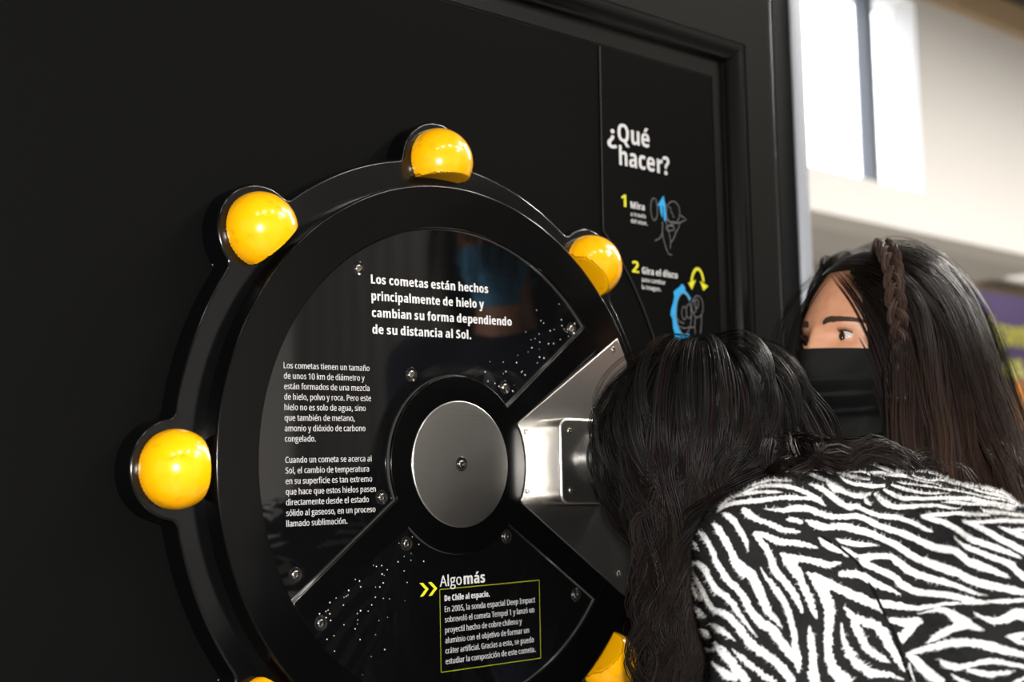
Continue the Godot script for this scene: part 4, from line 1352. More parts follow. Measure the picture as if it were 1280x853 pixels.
func girl_braid() -> void:
	var base := Vector3(0.525, 0, 0.245)
	var t := thing("person", "girl with side braid and black face mask standing behind the zebra fleece", "person", base)
	var at := Vector3(0, OY, 0) - base
	var face := Vector3(-0.975, 0.0, -0.215).normalized()
	var yaw := atan2(face.x, face.z)
	var hb := Basis(Vector3.UP, yaw)
	var mb := MB.new()
	var k := 1.0
	add_head(mb, G2, hb, k)
	fix_normals_from(mb, 0, G2)
	var R: Vector3 = hb.x * -1.0   # her right is -x in head axes when z is forward
	var sh := 0.118
	var nb := G2 + Vector3(0.035, -0.155, 0.0)
	var s := Sdf.new(); s.k = 0.03
	s.chain([G2 + Vector3(0.012, -0.06, 0), nb], [0.048, 0.047])
	s.chain([nb, nb + Vector3(0.01, -0.14, 0), nb + Vector3(0.0, -0.40, 0)], [0.05, 0.085, 0.085])
	for q in [-1.0, 1.0]:
		s.chain([nb + hb.x * sh * q + Vector3(0, -0.05, 0), nb + hb.x * (sh + 0.03) * q + Vector3(0.02, -0.27, 0), nb + hb.x * (sh + 0.02) * q + Vector3(-0.05, -0.47, 0)], [0.042, 0.034, 0.021])
	s.net(mb, 0.012)
	for q in [-1.0, 1.0]: add_hand(mb, nb + hb.x * (sh + 0.02) * q + Vector3(-0.05, -0.47, 0), Vector3(-0.15, -1, 0), hb.x * -q, q, 0.85)
	put("body", mb.mesh(), M.skin, t, at)
	var top_ := Sdf.new(); top_.k = 0.05
	top_.chain([nb + Vector3(0, -0.035, 0), nb + Vector3(0.01, -0.16, 0), nb + Vector3(0.0, -0.45, 0)], [0.058, 0.100, 0.105])
	top_.bone(nb + Vector3(0, -0.02, 0), G2 + Vector3(0.014, -0.098, 0), 0.056, 0.054)
	top_.bone(nb + hb.x * sh + Vector3(0, -0.055, 0), nb - hb.x * sh + Vector3(0, -0.055, 0), 0.055, 0.055)
	for q in [-1.0, 1.0]:
		top_.chain([nb + hb.x * sh * q + Vector3(0, -0.055, 0), nb + hb.x * (sh + 0.03) * q + Vector3(0.02, -0.27, 0), nb + hb.x * (sh + 0.02) * q + Vector3(-0.045, -0.46, 0)], [0.056, 0.046, 0.034])
	mb = MB.new(); top_.net(mb, 0.012)
	put("sweater", mb.mesh(), M.cloth_dark, t, at)
	s = Sdf.new(); s.k = 0.04
	var hp := nb + Vector3(0.0, -0.50, 0)
	for q in [-1.0, 1.0]: s.chain([hp + hb.x * 0.055 * q, Vector3(hp.x, -0.68, hp.z) + hb.x * 0.06 * q, Vector3(hp.x + 0.02, -1.02, hp.z) + hb.x * 0.065 * q], [0.105, 0.066, 0.05])
	mb = MB.new(); s.net(mb, 0.013); put("trousers", mb.mesh(), M.denim, t, at)
	for q in [-1.0, 1.0]:
		mb = MB.new()
		var ft: Vector3 = Vector3(hp.x + 0.03, -OY, hp.z) + hb.x * 0.065 * q
		shoe(mb, ft, ft + Vector3(-0.17, 0, -0.03)); put("shoe", mb.mesh(), M.shoe, t, at)
	add_eyes(t, at, G2, hb, k, Vector3(-0.18, -0.02, 1.0))
	add_mask(t, at, G2, hb, k, M.mask_black)
	hair_braid(t, at, hb, top_)

func hair_braid(t: Node3D, at: Vector3, hb: Basis, body: Sdf) -> void:
	var H := {"c": G2, "b": hb, "e": Vector3(0.0745, 0.109, 0.0920), "body": body, "other": jacket1, "off": 0.010, "stiff": 1.0, "grav": 0.20, "ds": 0.0125}
	var r := RandomNumberGenerator.new(); r.seed = 17
	var mb := MB.new(); mb.use_c = true
	# hairline: high over the forehead, in front of the ears
	scalp_cap(mb, H, 0.03, 2, Color(0.012, 0.008, 0.006))
	var crown := Vector3(0.0, 0.97, 0.16).normalized()
	var spread := PackedFloat32Array([0.011, 0.013, 0.013])
	for d in fib(900):
		if not keep(2, d): continue
		if d.x < -0.25 and d.z > 0.05 and d.y < 0.5 and r.randf() < 0.7: continue
		var root: Vector3 = G2 + hb * (d * H.e * 1.01)
		# parted along the top: hair runs down to its own side and back
		var tn: Vector3 = (d - crown) + Vector3(0, 0, -0.55 * smoothstep(0.1, 0.6, d.z))
		tn -= d * tn.dot(d)
		if tn.length() < 0.05: tn = Vector3(signf(d.x), 0, -0.3)
		var d0: Vector3 = (hb * tn.normalized()).normalized()
		var lay := r.randf_range(0.02, 0.085)
		var front := smoothstep(-0.1, 0.5, d.z)
		var so := Vector3(r.randf_range(-1, 1), 0, r.randf_range(-1, 1)) * 0.25
		if d.x < -0.2: lay *= 1.0 - 0.75 * front
		var P := {"mode": 2, "front": front, "back": (0.05 if d.x < 0.4 else -0.065) if d.x > -0.2 else 0.40, "extra": so * 0.12}
		var n := r.randi_range(31, 40)
		var G := guide(root, d0, n, H.ds, H, lay, P)
		var tone := r.randf_range(0.7, 1.35)
		strands(mb, G, H, 17, r, spread, 0.0050, 0.125, Color(0.0105, 0.0080, 0.0072) * tone, Color(0.034, 0.0190, 0.0138) * tone, 0.25, 0.9)
	put("hair", mb.mesh(), M.hair_dark, t, at, "long loose dark brown hair")
	# three-strand braid down the near side, tied with a clear band
	var path := [Vector3(0.5011, 0.2745, 0.2646), Vector3(0.462, 0.2404, 0.300), Vector3(0.443, 0.1992, 0.3150), Vector3(0.440, 0.1518, 0.3185), Vector3(0.444, 0.1151, 0.3170), Vector3(0.4475, 0.0784, 0.3140)]
	for i in 6: path[i] += Vector3(0, -0.008, 0) + Vector3(-0.0130, 0, 0.0100) * [-0.1, 0.6, 1.1, 1.6, 1.9, 2.0][i] + Vector3(0, -0.008 if i == 0 else 0.0, 0)
	var cv := Curve3D.new(); cv.bake_interval = 0.004
	for i in path.size():
		var tg: Vector3 = (path[mini(i + 1, 5)] - path[maxi(i - 1, 0)]) * 0.17
		cv.add_point(path[i], -tg, tg)
	var L := cv.get_baked_length()
	mb = MB.new(); mb.use_c = true
	for q in 3:
		for f in 26:
			var pts := PackedVector3Array(); var rad := PackedFloat32Array()
			var fa := r.randf() * TAU; var fr := sqrt(r.randf()) * 0.0047
			var tone2 := r.randf_range(0.6, 1.5)
			mb.col = Color(0.042, 0.0270, 0.0215) * tone2
			for i in 90:
				var u := i / 89.0
				var p := cv.sample_baked(u * L)
				var tg2 := (cv.sample_baked(minf(u + 0.02, 1.0) * L) - cv.sample_baked(maxf(u - 0.02, 0.0) * L)).normalized()
				var o := (p - G2); o = (o - tg2 * o.dot(tg2)).normalized()
				var sdv := tg2.cross(o)
				var w := TAU * u * 3.6 + q * TAU / 3
				var wid := lerpf(0.0085, 0.0062, u)
				pts.append(p + o * (0.004 + sin(2 * w) * 0.0055 + sin(fa) * fr) + sdv * (sin(w) * wid + cos(fa) * fr))
				rad.append(0.0010)
			mb.tube(pts, rad, 4, false)
	put("braid", mb.mesh(), M.hair_dark, t, at, "three-strand side braid")
	mb = MB.new()
	mb.tube(PackedVector3Array([path[5] + Vector3(0, 0.004, 0), path[5] + Vector3(0, -0.006, 0)]), PackedFloat32Array([0.0062]), 14)
	put("hair_tie", mb.mesh(), M.aluminium, t, at, "small clear hair tie")
	mb = MB.new(); mb.use_c = true
	for f in 60:
		var a := r.randf() * TAU; var q2 := sqrt(r.randf()) * 0.006
		var pts2 := PackedVector3Array()
		mb.col = Color(0.036, 0.0195, 0.0135) * r.randf_range(0.6, 1.4)
		for i in 14:
			var u2 := i / 13.0
			pts2.append(path[5] + Vector3(0.004 * u2, -0.13 * u2, 0.0) + Vector3(cos(a), 0, sin(a)) * q2 * (0.6 + 0.7 * u2) + Vector3(-0.5, 0, 0.6) * 0.006 * sin(u2 * 5 + a * 0.2))
		mb.tube(pts2, PackedFloat32Array([0.0009]), 4, false)
	put("braid_tail", mb.mesh(), M.hair_dark, t, at)

# ---- adult visitor right of the frame, mirrored in the text panel
func adult() -> void:
	var hc := Vector3(0.87, 0.47, 0.93)
	var base := Vector3(0.89, 0, 0.95)
	var t := thing("person", "adult visitor in navy clothes and a blue face mask, mirrored in the text panel", "person", base)
	var at := Vector3(0, OY, 0) - base
	var face := Vector3(-0.86, -0.1, -0.5).normalized()
	var hb := Basis(Vector3.UP, atan2(face.x, face.z)) * Basis(Vector3(1, 0, 0), 0.12)
	var k := 1.08
	var mb := MB.new()
	add_head(mb, hc, hb, k); fix_normals_from(mb, 0, hc)
	var nb := hc + Vector3(0.03, -0.18, 0.015)
	var s := Sdf.new(); s.k = 0.03
	s.chain([hc + Vector3(0.01, -0.06, 0.0), nb, nb + Vector3(0, -0.4, 0)], [0.055, 0.055, 0.09])
	for q in [-1.0, 1.0]: s.chain([nb + hb.x * 0.17 * q + Vector3(0, -0.06, 0), nb + hb.x * 0.21 * q + Vector3(0.02, -0.36, 0), nb + hb.x * 0.19 * q + Vector3(-0.08, -0.58, -0.04)], [0.05, 0.04, 0.026])
	s.net(mb, 0.015)
	for q in [-1.0, 1.0]: add_hand(mb, nb + hb.x * 0.19 * q + Vector3(-0.08, -0.58, -0.04), Vector3(-0.25, -1, -0.12), hb.x * -q, q, 1.0)
	put("body", mb.mesh(), M.skin, t, at)
	s = Sdf.new(); s.k = 0.06
	s.chain([nb + Vector3(0, -0.05, 0), nb + Vector3(0, -0.2, 0), nb + Vector3(0, -0.58, 0)], [0.065, 0.125, 0.125])
	s.bone(nb + hb.x * 0.15 + Vector3(0, -0.07, 0), nb - hb.x * 0.15 + Vector3(0, -0.07, 0), 0.07, 0.07)
	for q in [-1.0, 1.0]: s.chain([nb + hb.x * 0.17 * q + Vector3(0, -0.06, 0), nb + hb.x * 0.21 * q + Vector3(0.02, -0.36, 0), nb + hb.x * 0.19 * q + Vector3(-0.075, -0.56, -0.038)], [0.07, 0.056, 0.042])
	mb = MB.new(); s.net(mb, 0.015); put("sweater", mb.mesh(), M.cloth_navy, t, at)
	var body: Sdf = s
	s = Sdf.new(); s.k = 0.05
	for q in [-1.0, 1.0]: s.chain([nb + Vector3(0, -0.64, 0) + hb.x * 0.07 * q, Vector3(nb.x, -0.62, nb.z) + hb.x * 0.08 * q, Vector3(nb.x, -1.02, nb.z) + hb.x * 0.085 * q], [0.13, 0.08, 0.055])
	mb = MB.new(); s.net(mb, 0.016); put("trousers", mb.mesh(), M.denim, t, at)
	for q in [-1.0, 1.0]:
		mb = MB.new()
		var ft: Vector3 = Vector3(nb.x, -OY, nb.z) + hb.x * 0.085 * q
		shoe(mb, ft, ft + Vector3(-0.19, 0, -0.11)); put("shoe", mb.mesh(), M.shoe, t, at)
	add_eyes(t, at, hc, hb, k, Vector3(0, -0.1, 1.0))
	add_mask(t, at, hc, hb, k, M.mask_blue)
	var H := {"c": hc, "b": hb, "e": Vector3(0.078, 0.113, 0.099) * k, "body": body, "off": 0.01, "stiff": 1.0, "grav": 0.2, "ds": 0.0125}
	var r := RandomNumberGenerator.new(); r.seed = 3
	mb = MB.new(); mb.use_c = true
	scalp_cap(mb, H, 0.04, 3, Color(0.01, 0.008, 0.006))
	for d in fib(460):
		if not keep(3, d): continue
		var tn: Vector3 = d - Vector3(0, 0.95, 0.2)
		tn -= d * tn.dot(d)
		var G := guide(hc + hb * (d * H.e), (hb * tn.normalized()).normalized(), 19, H.ds, H, r.randf_range(0.02, 0.10), {"mode": 3, "extra": Vector3(0.05, 0, 0.03)})
		strands(mb, G, H, 14, r, PackedFloat32Array([0.012, 0.014, 0.012]), 0.002, 0.1, Color(0.012, 0.009, 0.007), Color(0.012, 0.009, 0.007))
	put("hair", mb.mesh(), M.hair_dark, t, at)

# ------------------------------------------------------------------ zebra print
# >>> white stripes of the fleece print: left and right edge points, in 4096ths of the cloth
const STRIPES := [
	[935,1820,927,1835,987,1821,953,1885,1036,1821,1002,1894,1071,1827,1064,1845],
	[917,1677,912,1685,972,1710,958,1736,1036,1719,1023,1750,1101,1704,1086,1748,1216,1607,1185,1680,1452,1423,1315,1563,1487,1430,1462,1471,1528,1447,1503,1489],
	[1179,1369,860,1636,1231,1385,921,1664,1264,1407,981,1687,1273,1440,1042,1688,1150,1601,1136,1622],
	[1175,1298,1165,1302,1203,1329,1182,1341,1231,1359,1209,1374,1284,1372,1260,1388,1332,1380,1312,1391],
	[1184,1257,1175,1260,1213,1284,1193,1293,1247,1312,1220,1328,1312,1328,1284,1348,1364,1336,1350,1354,1406,1339,1399,1356,1447,1337,1442,1356,1484,1326,1479,1348,1519,1321,1519,1324],
	[1111,1205,1104,1206,1153,1237,1110,1249,1220,1262,1195,1275,1267,1283,1251,1296,1315,1300,1305,1310,1356,1314,1355,1316],
	[1129,1184,1120,1186,1168,1208,1127,1220,1243,1229,1224,1242,1301,1251,1283,1266,1354,1279,1342,1293,1411,1303,1403,1317,1450,1321,1443,1333,1488,1327,1481,1340],
	[1392,1393,1389,1396,1429,1386,1417,1405,1461,1380,1448,1407,1494,1370,1479,1402,1537,1355,1520,1387,1564,1358,1545,1388,1567,1391,1550,1415],
	[1342,1235,1339,1238,1386,1240,1377,1249,1416,1247,1401,1262,1443,1264,1428,1285,1482,1276,1471,1298,1527,1275,1520,1296,1561,1283,1554,1303,1586,1306,1574,1325,1597,1339,1583,1363],
	[1436,1223,1435,1226,1458,1223,1451,1238,1484,1226,1478,1239,1490,1231,1490,1234],
	[1495,1241,1495,1246,1522,1230,1519,1252,1556,1230,1551,1253,1579,1245,1572,1263,1603,1259,1592,1287,1633,1268,1618,1301],
	[1259,1211,1262,1220,1295,1195,1299,1217,1338,1189,1339,1205,1376,1189,1373,1203,1412,1185,1409,1201,1452,1181,1449,1196,1483,1189,1479,1200,1500,1196,1499,1199],
	[1185,1178,1182,1192,1221,1172,1225,1189,1259,1161,1270,1175,1290,1144,1303,1155,1323,1124,1336,1131,1357,1096,1359,1096],
	[1148,1146,1155,1153,1193,1129,1209,1144,1235,1109,1254,1123,1273,1085,1294,1097,1303,1059,1322,1071,1333,1034,1353,1053,1366,1015,1388,1036],
	[1042,1105,1048,1112,1097,1098,1124,1113,1160,1085,1183,1096,1198,1065,1221,1075,1231,1040,1248,1048,1267,1018,1284,1029,1284,1007,1301,1018],
	[1008,1071,1008,1074,1044,1060,1075,1072,1113,1054,1120,1056],
	[1350,1153,1356,1159,1371,1136,1382,1149,1407,1115,1419,1128,1434,1094,1447,1103,1460,1066,1473,1075,1489,1040,1502,1052],
	[1358,1155,1358,1160,1393,1148,1394,1164,1435,1142,1435,1160,1473,1142,1469,1160,1510,1151,1505,1167,1549,1156,1544,1169,1574,1161,1573,1164],
	[1469,1113,1471,1117,1492,1093,1503,1109,1518,1075,1532,1089,1549,1051,1565,1065],
	[1476,1112,1476,1116,1525,1100,1519,1119,1572,1107,1564,1123,1610,1105,1604,1125,1632,1105,1625,1123,1643,1120,1638,1130,1652,1132,1651,1135],
	[1559,1196,1560,1200,1586,1173,1585,1195,1617,1166,1613,1190,1646,1167,1644,1191,1680,1157,1679,1179],
	[1603,1215,1603,1217,1629,1205,1626,1223,1661,1210,1653,1233],
	[1034,1900,1023,1923,1085,1887,1076,1912,1127,1887,1118,1910],
	[1045,1936,1036,1954,1094,1933,1087,1954,1151,1918,1146,1935],
	[1056,1753,1050,1763,1106,1786,1092,1812,1153,1852,1139,1882,1245,1915,1232,1945],
	[1155,1783,1146,1803,1244,1739,1192,1842,1344,1719,1279,1848],
	[1289,1666,1273,1695,1364,1606,1346,1647,1407,1609,1386,1656],
	[1528,1451,1503,1484,1532,1491,1480,1552,1466,1619,1453,1638],
	[1566,1387,1553,1418,1581,1393,1572,1422,1598,1401,1590,1428,1629,1419,1619,1450,1661,1451,1647,1488,1703,1467,1692,1503,1760,1456,1755,1487,1810,1441,1805,1466,1838,1445,1837,1449],
	[1595,1337,1585,1365,1616,1347,1605,1380,1650,1348,1638,1386,1695,1355,1685,1395,1746,1357,1737,1402,1816,1340,1808,1385,1892,1318,1879,1368,1959,1315,1936,1366,1998,1322,1993,1360,2035,1302,2041,1334,2084,1277,2085,1308,2136,1273,2134,1301,2184,1272,2182,1298,2230,1273,2229,1291],
	[1634,1268,1618,1302,1660,1281,1644,1318,1705,1279,1691,1316,1761,1269,1745,1312,1817,1245,1808,1284,1882,1228,1877,1262,1955,1218,1954,1248,2020,1212,2022,1242,2078,1216,2079,1237],
	[1629,1174,1629,1194,1651,1164,1653,1187,1678,1160,1678,1168],
	[1678,1175,1677,1180,1711,1167,1699,1192,1740,1190,1726,1213,1776,1205,1770,1232,1815,1184,1819,1213,1857,1161,1860,1191,1908,1156,1908,1185],
	[1697,1170,1699,1181,1731,1141,1733,1161,1763,1131,1763,1153,1797,1122,1800,1147],
	[1661,1211,1653,1232,1682,1230,1675,1245,1711,1255,1709,1257],
	[1473,1634,1468,1660,1568,1526,1509,1636,1614,1522,1591,1578,1646,1577,1628,1621,1684,1634,1669,1670,1743,1668,1729,1702,1803,1688,1794,1714,1834,1745,1832,1750],
	[1473,1729,1469,1749,1529,1694,1515,1747,1603,1656,1578,1718,1643,1699,1627,1737,1702,1730,1688,1764,1762,1788,1743,1833,1812,1881,1787,1949,1897,1890,1856,2003,1969,1877,1889,2102,2035,1860,1924,2179,2094,1818,2055,1931],
	[1474,1813,1470,1824,1524,1797,1511,1837,1592,1780,1578,1820,1652,1778,1643,1803,1698,1807,1690,1827,1727,1870,1724,1877],
	[1539,1476,1532,1495,1562,1452,1556,1478,1575,1458,1573,1465],
	[1407,1612,1385,1654,1412,1641,1389,1689,1437,1688,1416,1732,1465,1770,1453,1796],
	[1760,1730,1757,1735,1806,1780,1788,1825,1866,1834,1850,1876,1919,1872,1897,1928],
	[1740,1543,1727,1567,1774,1565,1756,1601,1822,1611,1808,1644,1864,1669,1848,1709,1949,1646,1906,1736,2007,1667,2003,1677],
	[1747,1540,1741,1559,1795,1526,1783,1564,1855,1521,1841,1573,1930,1482,1921,1527,2019,1418,2006,1462,2077,1403,2071,1440,2125,1402,2120,1435,2172,1401,2168,1432,2219,1403,2215,1423,2242,1405,2242,1409],
	[1911,1587,1902,1608,1983,1566,1973,1593,2040,1593,2026,1624,2095,1642,2071,1696,2151,1683,2130,1736],
	[1921,1572,1911,1601,1994,1531,1985,1573,2070,1488,2057,1538,2130,1463,2126,1502,2179,1454,2175,1494,2240,1435,2235,1479],
	[1903,1809,1902,1815,1989,1704,1950,1797,2034,1751,2006,1822,2119,1760,2102,1808],
	[2080,1575,2078,1581,2133,1549,2123,1585,2176,1539,2166,1589,2201,1546,2192,1587],
	[2140,1582,2135,1594,2182,1605,2172,1632],
	[1951,1423,1951,1426,2029,1368,2029,1387,2090,1352,2089,1379,2154,1342,2150,1373,2208,1337,2205,1367,2248,1315,2250,1344,2283,1297,2288,1323],
	[1243,1919,1234,1942,1284,1954,1274,1981,1428,1848,1425,1858],
	[1336,1735,1281,1842,1385,1780,1372,1808],
	[1279,2000,1275,2009,1414,1909,1324,2109,1489,1960,1480,1982,1585,1929,1575,1954,1667,1940,1662,1953],
	[1477,1873,1475,1879,1538,1869,1526,1899,1612,1870,1603,1892,1675,1890,1667,1910,1717,1926,1713,1936],
	[1487,2011,1483,2022,1598,1964,1583,1999,1627,2063,1604,2115,1711,2067,1692,2118,1811,2068,1800,2097,1859,2196,1844,2234,1918,2289,1919,2285],
	[1672,2062,1655,2100,1729,2126,1709,2171,1793,2139,1766,2207,1831,2257,1803,2320,1913,2285,1913,2285],
	[1663,1885,1660,1895,1720,1951,1711,1975,1773,1992,1767,2011,1842,2032,1834,2053,1875,2163,1867,2183,1929,2275,1922,2292],
	[1018,997,1032,1001,987,941,989,943,990,894,1040,917,1047,880,1144,923,1137,901,1151,907],
	[1027,1007,1067,1016,1023,971,1047,978,1040,942,1122,971,1135,935,1180,954,1180,910,1216,926,1223,892,1251,913,1307,901,1319,919,1365,896,1378,910,1413,884,1429,897,1468,864,1484,878,1530,847,1542,863,1590,835,1604,851,1635,824,1655,838,1676,809,1694,819,1693,798,1707,805],
	[1073,1012,1110,1029,1157,1005,1191,1022,1200,984,1231,999,1239,960,1265,977,1296,949,1313,965,1344,934,1362,947,1397,914,1409,923,1451,899,1457,904,1510,882,1511,883],
	[1220,1042,1240,1055,1256,1023,1275,1035,1298,995,1314,1010,1347,978,1360,992,1387,957,1407,970,1428,932,1446,945,1488,909,1499,925,1551,897,1563,914,1602,879,1622,893,1644,861,1663,875,1685,848,1694,856],
	[1715,824,1709,824,1702,856,1686,854,1678,884,1663,882,1655,917,1638,913,1609,946,1592,940,1572,973,1556,964,1528,1000,1516,989,1489,1023,1481,1014,1453,1041,1448,1036,1423,1060,1421,1059],
	[1302,1051,1318,1073,1340,1034,1357,1060,1386,1019,1410,1040,1423,996,1450,1009,1455,968,1478,981,1500,938,1515,950,1548,924,1557,933,1593,915,1595,916],
	[1443,1083,1461,1093,1470,1055,1484,1068,1511,1030,1523,1045,1557,1004,1571,1017,1592,982,1606,990,1633,958,1636,960],
	[1494,1087,1501,1109,1525,1077,1538,1096,1557,1054,1576,1067,1590,1024,1606,1035,1625,995,1638,1004,1655,967,1665,971,1687,948,1688,948],
	[1587,1075,1588,1078,1618,1048,1628,1067,1647,1021,1660,1039,1673,991,1690,1002,1697,960,1717,960,1721,930,1738,927,1740,896,1757,896,1759,859,1776,861,1785,826,1802,833,1812,794,1829,804,1822,781,1836,790],
	[1606,1069,1607,1078,1646,1046,1645,1069,1680,1032,1675,1056,1693,1027,1688,1051],
	[1683,931,1685,932,1702,897,1715,899,1721,863,1736,863,1736,830,1754,830,1749,795,1774,796],
	[1002,830,1011,839,1031,812,1093,857,1145,845,1168,861],
	[1182,838,1211,856,1287,855,1311,875,1367,863,1376,874,1424,860,1426,861],
	[1045,763,1043,768,1076,753,1143,804,1188,794,1207,805],
	[1279,823,1296,831,1333,814,1372,837,1397,808,1423,825,1448,790,1475,807,1522,779,1541,790],
	[1081,701,1076,705,1264,791,1230,784,1303,813,1296,813],
	[1273,770,1291,780,1354,776,1377,792,1409,768,1426,789,1476,777,1473,789],
	[1415,841,1416,842,1462,823,1474,834,1525,810,1535,820,1589,801,1593,810,1638,793,1645,802],
	[1668,1082,1660,1097,1693,1088,1686,1114,1724,1087,1726,1114,1758,1070,1763,1097,1794,1060,1799,1084,1848,1055,1848,1059],
	[1693,1027,1688,1051,1731,1007,1723,1037,1766,990,1760,1019,1796,979,1795,994,1832,965,1832,966],
	[1727,981,1728,984,1757,953,1761,962,1790,917,1799,924,1822,877,1827,885,1849,836,1852,848,1877,812,1878,824,1903,799,1903,800],
	[1758,958,1755,965,1793,934,1790,952,1832,919,1832,940,1856,890,1870,910,1879,848,1894,863,1911,810,1925,822,1953,772,1955,774],
	[1749,938,1750,938,1781,893,1788,894,1813,852,1820,858,1841,815,1841,827,1870,774,1870,789,1904,759,1902,773,1954,743,1954,745],
	[1691,1153,1691,1170,1730,1138,1728,1162,1775,1129,1776,1154,1814,1116,1821,1142,1842,1090,1852,1120,1896,1074,1901,1107,1974,1086,1970,1113,2059,1102,2053,1129,2131,1105,2128,1130,2192,1117,2189,1134],
	[1792,1193,1792,1223,1837,1173,1839,1204,1893,1155,1894,1188,1965,1155,1965,1186,2038,1156,2039,1181,2104,1151,2104,1169,2155,1151,2154,1161,2196,1161,2196,1163],
	[1890,1234,1883,1269,1961,1222,1960,1256,2034,1217,2038,1250,2102,1196,2105,1232,2170,1192,2167,1230,2231,1198,2226,1232,2317,1211,2311,1244],
	[2064,1291,2063,1318,2114,1282,2113,1315,2167,1279,2166,1306,2214,1277,2214,1291,2242,1276,2242,1279],
	[2185,1343,2180,1373,2223,1335,2224,1367,2259,1304,2265,1330,2292,1283,2298,1307],
	[1779,1005,1777,1013,1816,990,1808,1018,1862,992,1856,1019,1919,1001,1912,1022,1983,1031,1975,1046,2041,1063,2035,1074,2108,1091,2105,1100,2193,1120,2188,1132,2261,1145,2254,1162,2330,1181,2323,1198],
	[1856,944,1851,954,1887,935,1878,957,1926,930,1912,962,1957,944,1939,976,1971,964,1964,974],
	[1928,956,1951,947,1913,923,1942,906,1910,904,1921,872,1900,907,1898,904],
	[1940,989,1939,991,1988,1014,1984,1023,2049,1032,2046,1054,2089,1013,2097,1049,2131,995,2137,1041,2184,1001,2182,1028,2237,1011,2237,1015],
	[2132,1022,2160,996,2082,978,2105,958,2039,938,2062,922,2012,889,2014,888],
	[2169,1065,2169,1070,2217,1052,2217,1067,2268,1049,2260,1073,2304,1069,2286,1101,2327,1093,2311,1137,2354,1089,2348,1142],
	[2315,1005,2314,1009,2344,1008,2335,1026,2383,1025,2372,1046],
	[2327,1004,2327,1010,2362,994,2361,1011,2393,996,2392,1009],
	[1947,829,1944,837,2005,852,1993,867,2075,887,2058,906,2151,921,2134,946,2218,943,2210,968,2275,942,2274,976,2328,940,2328,968,2412,950,2409,968],
	[1947,823,1952,835,1977,805,1993,832,2010,776,2037,813,2049,756,2076,800,2112,758,2127,786],
	[2084,853,2085,856,2121,832,2128,858,2176,841,2172,862,2231,868,2228,884,2270,888,2265,903,2314,899,2312,915,2371,904,2370,918,2423,913,2423,924],
	[2210,847,2211,856,2254,843,2255,860,2306,849,2302,863,2353,870,2348,879,2387,891,2386,894],
	[2147,815,2149,819,2192,801,2196,813,2229,802,2230,810],
	[1961,801,1966,803,1976,760,1981,762,1987,728,1995,731],
	[1817,805,1823,814,1838,774,1846,786],
	[2393,848,2389,852,2436,877,2428,886]]
# <<<
var cloth := PackedByteArray()
const CW := 2048

func fill_tri(a: Vector2, b: Vector2, c: Vector2) -> void:
	var y0 := maxi(0, int(minf(a.y, minf(b.y, c.y)))); var y1 := mini(CW - 1, int(maxf(a.y, maxf(b.y, c.y))) + 1)
	for y in range(y0, y1 + 1):
		var yy := y + 0.5
		var x0 := 1e9; var x1 := -1e9
		for e in [[a, b], [b, c], [c, a]]:
			var p: Vector2 = e[0]; var q: Vector2 = e[1]
			if (p.y <= yy) != (q.y <= yy):
				var x := p.x + (q.x - p.x) * (yy - p.y) / (q.y - p.y)
				x0 = minf(x0, x); x1 = maxf(x1, x)
		if x1 < x0: continue
		for x2 in range(maxi(0, int(x0)), mini(CW - 1, int(x1)) + 1): cloth[y * CW + x2] = 1

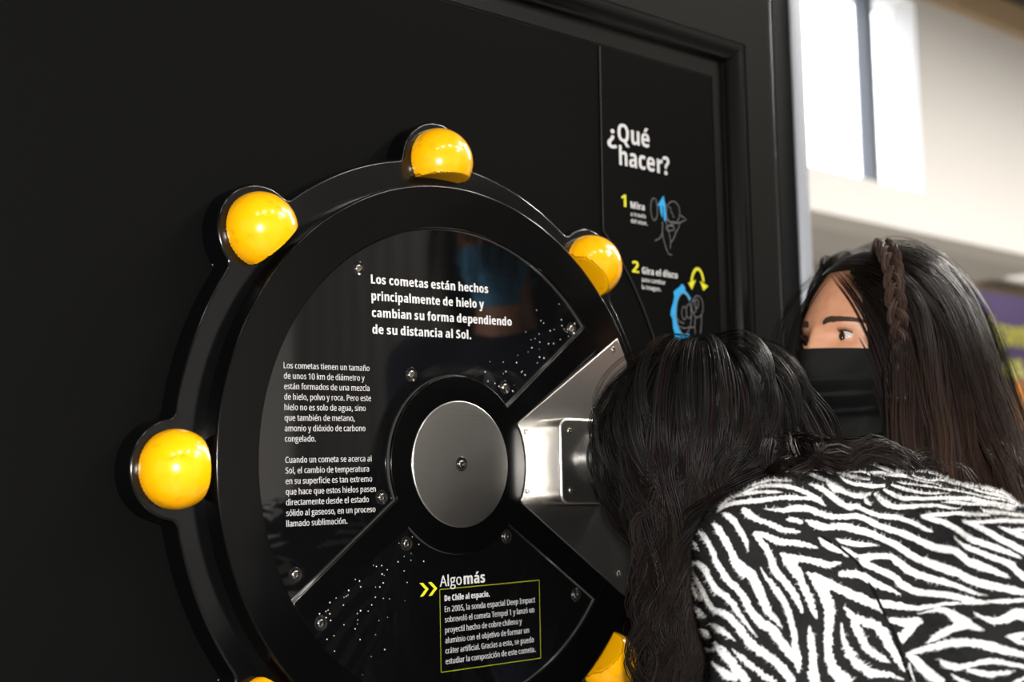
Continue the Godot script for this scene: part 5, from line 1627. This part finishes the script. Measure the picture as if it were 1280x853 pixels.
func zebra() -> void:
	# the traced print where the photograph shows it, the same kind of stripes elsewhere
	cloth.resize(CW * CW)
	var n := FastNoiseLite.new(); n.seed = 12; n.frequency = 0.012; n.fractal_octaves = 2
	var SM := 512
	var reg := PackedVector2Array()
	var mid := Vector2(1500, 1400)
	for q in [[990, 1036], [960, 1100], [950, 1400], [900, 1826], [1152, 2017], [1450, 2040], [1663, 2060], [1911, 2120], [2302, 1435], [2508, 830], [1902, 694], [1155, 610], [1028, 784]]: reg.append((mid + (Vector2(q[0], q[1]) - mid) * 1.09) / 8.0)
	for y in SM:
		for x in SM:
			if Geometry2D.is_point_in_polygon(Vector2(x, y), reg): continue
			var q := n.get_noise_2d(x, y) * 5.0 + (x * 0.30 + y * 0.9) * 0.30
			if sin(q * 1.5) > 0.15:
				for j in 4:
					for i in 4: cloth[(y * 4 + j) * CW + x * 4 + i] = 1
	var r := RandomNumberGenerator.new(); r.seed = 6
	for s in STRIPES:
		var L := PackedVector2Array(); var R := PackedVector2Array()
		for i in range(0, s.size(), 4):
			L.append(Vector2(s[i], s[i + 1]) * 0.5); R.append(Vector2(s[i + 2], s[i + 3]) * 0.5)
		var pl := Vector2.ZERO; var pr := Vector2.ZERO
		var m := L.size()
		for i in m - 1:
			if L[i].distance_to(L[i + 1]) > 150 or R[i].distance_to(R[i + 1]) > 150 or L[i].distance_to(R[i]) > 120: continue
			for k in 11:
				var t := k / 10.0
				var l := L[i].cubic_interpolate(L[i + 1], L[maxi(i - 1, 0)], L[mini(i + 2, m - 1)], t)
				var q := R[i].cubic_interpolate(R[i + 1], R[maxi(i - 1, 0)], R[mini(i + 2, m - 1)], t)
				var o := (l - q).normalized()
				if l.distance_to(q) > 4.0:
					l += o * r.randf_range(-1.6, 1.6); q += o * r.randf_range(-1.6, 1.6)
				if k > 0:
					fill_tri(pl, pr, l); fill_tri(pr, q, l)
				pl = l; pr = q
	var data := PackedByteArray(); data.resize(CW * CW)
	for i in CW * CW: data[i] = 232 if cloth[i] else 33
	var im := Image.create_from_data(CW, CW, false, Image.FORMAT_L8, data)
	var m2 := mat("zebra", Color.WHITE, 0.95, 0.0, 0.2)
	m2.albedo_texture = ImageTexture.create_from_image(im)
	var f := mat("fleece_fibre", Color.WHITE, 0.9, 0.0, 0.2)
	f.vertex_color_use_as_albedo = true

func _ready() -> void:
	# ---- camera
	var cam := Camera3D.new()
	cam.name = "camera"
	add_child(cam)
	cam.transform = Transform3D(Basis(CX, CY, CZ).orthonormalized(), CAM + Vector3(0, OY, 0))
	var ca := CameraAttributesPhysical.new()
	ca.frustum_focal_length = 52.73
	ca.frustum_focus_distance = 1.52
	ca.exposure_aperture = 4.4
	cam.attributes = ca
	cam.fov = 25.64
	cam.near = 0.05; cam.far = 100.0
	cam.current = true
	# ---- sky and exposure
	var env := Environment.new()
	env.background_mode = Environment.BG_SKY
	var sky := Sky.new()
	var sm := ProceduralSkyMaterial.new()
	sm.sky_top_color = Color(0.92, 0.95, 1.0); sm.sky_horizon_color = Color(0.97, 0.98, 1.0)
	sm.ground_bottom_color = Color(0.75, 0.76, 0.78); sm.ground_horizon_color = Color(0.95, 0.96, 0.98)
	sm.sky_energy_multiplier = 2.5; sm.ground_energy_multiplier = 2.0
	sky.sky_material = sm
	env.sky = sky
	env.tonemap_mode = Environment.TONE_MAPPER_LINEAR
	env.tonemap_exposure = 1.0
	env.sdfgi_enabled = true; env.ssao_enabled = true; env.ssil_enabled = true
	var we := WorldEnvironment.new(); we.name = "environment"; we.environment = env
	add_child(we)
	# ---- the photographer's flash, just above the lens
	var fl := OmniLight3D.new()
	fl.name = "camera_flash"
	fl.position = CAM + Vector3(0, OY, 0) + CY * 0.11 + CX * 0.02
	fl.light_color = Color(1.0, 0.985, 0.97)
	fl.light_energy = 3.4
	fl.light_size = 0.025
	fl.omni_range = 30.0; fl.omni_attenuation = 2.0
	fl.shadow_enabled = true
	add_child(fl)
	materials()
	zebra()
	room()
	lamps()
	display()
	wheel()
	hub()
	background()
	girl_zebra()
	girl_braid()
	adult()
	for l in find_children("*", "Light3D", true, false): l.shadow_enabled = true
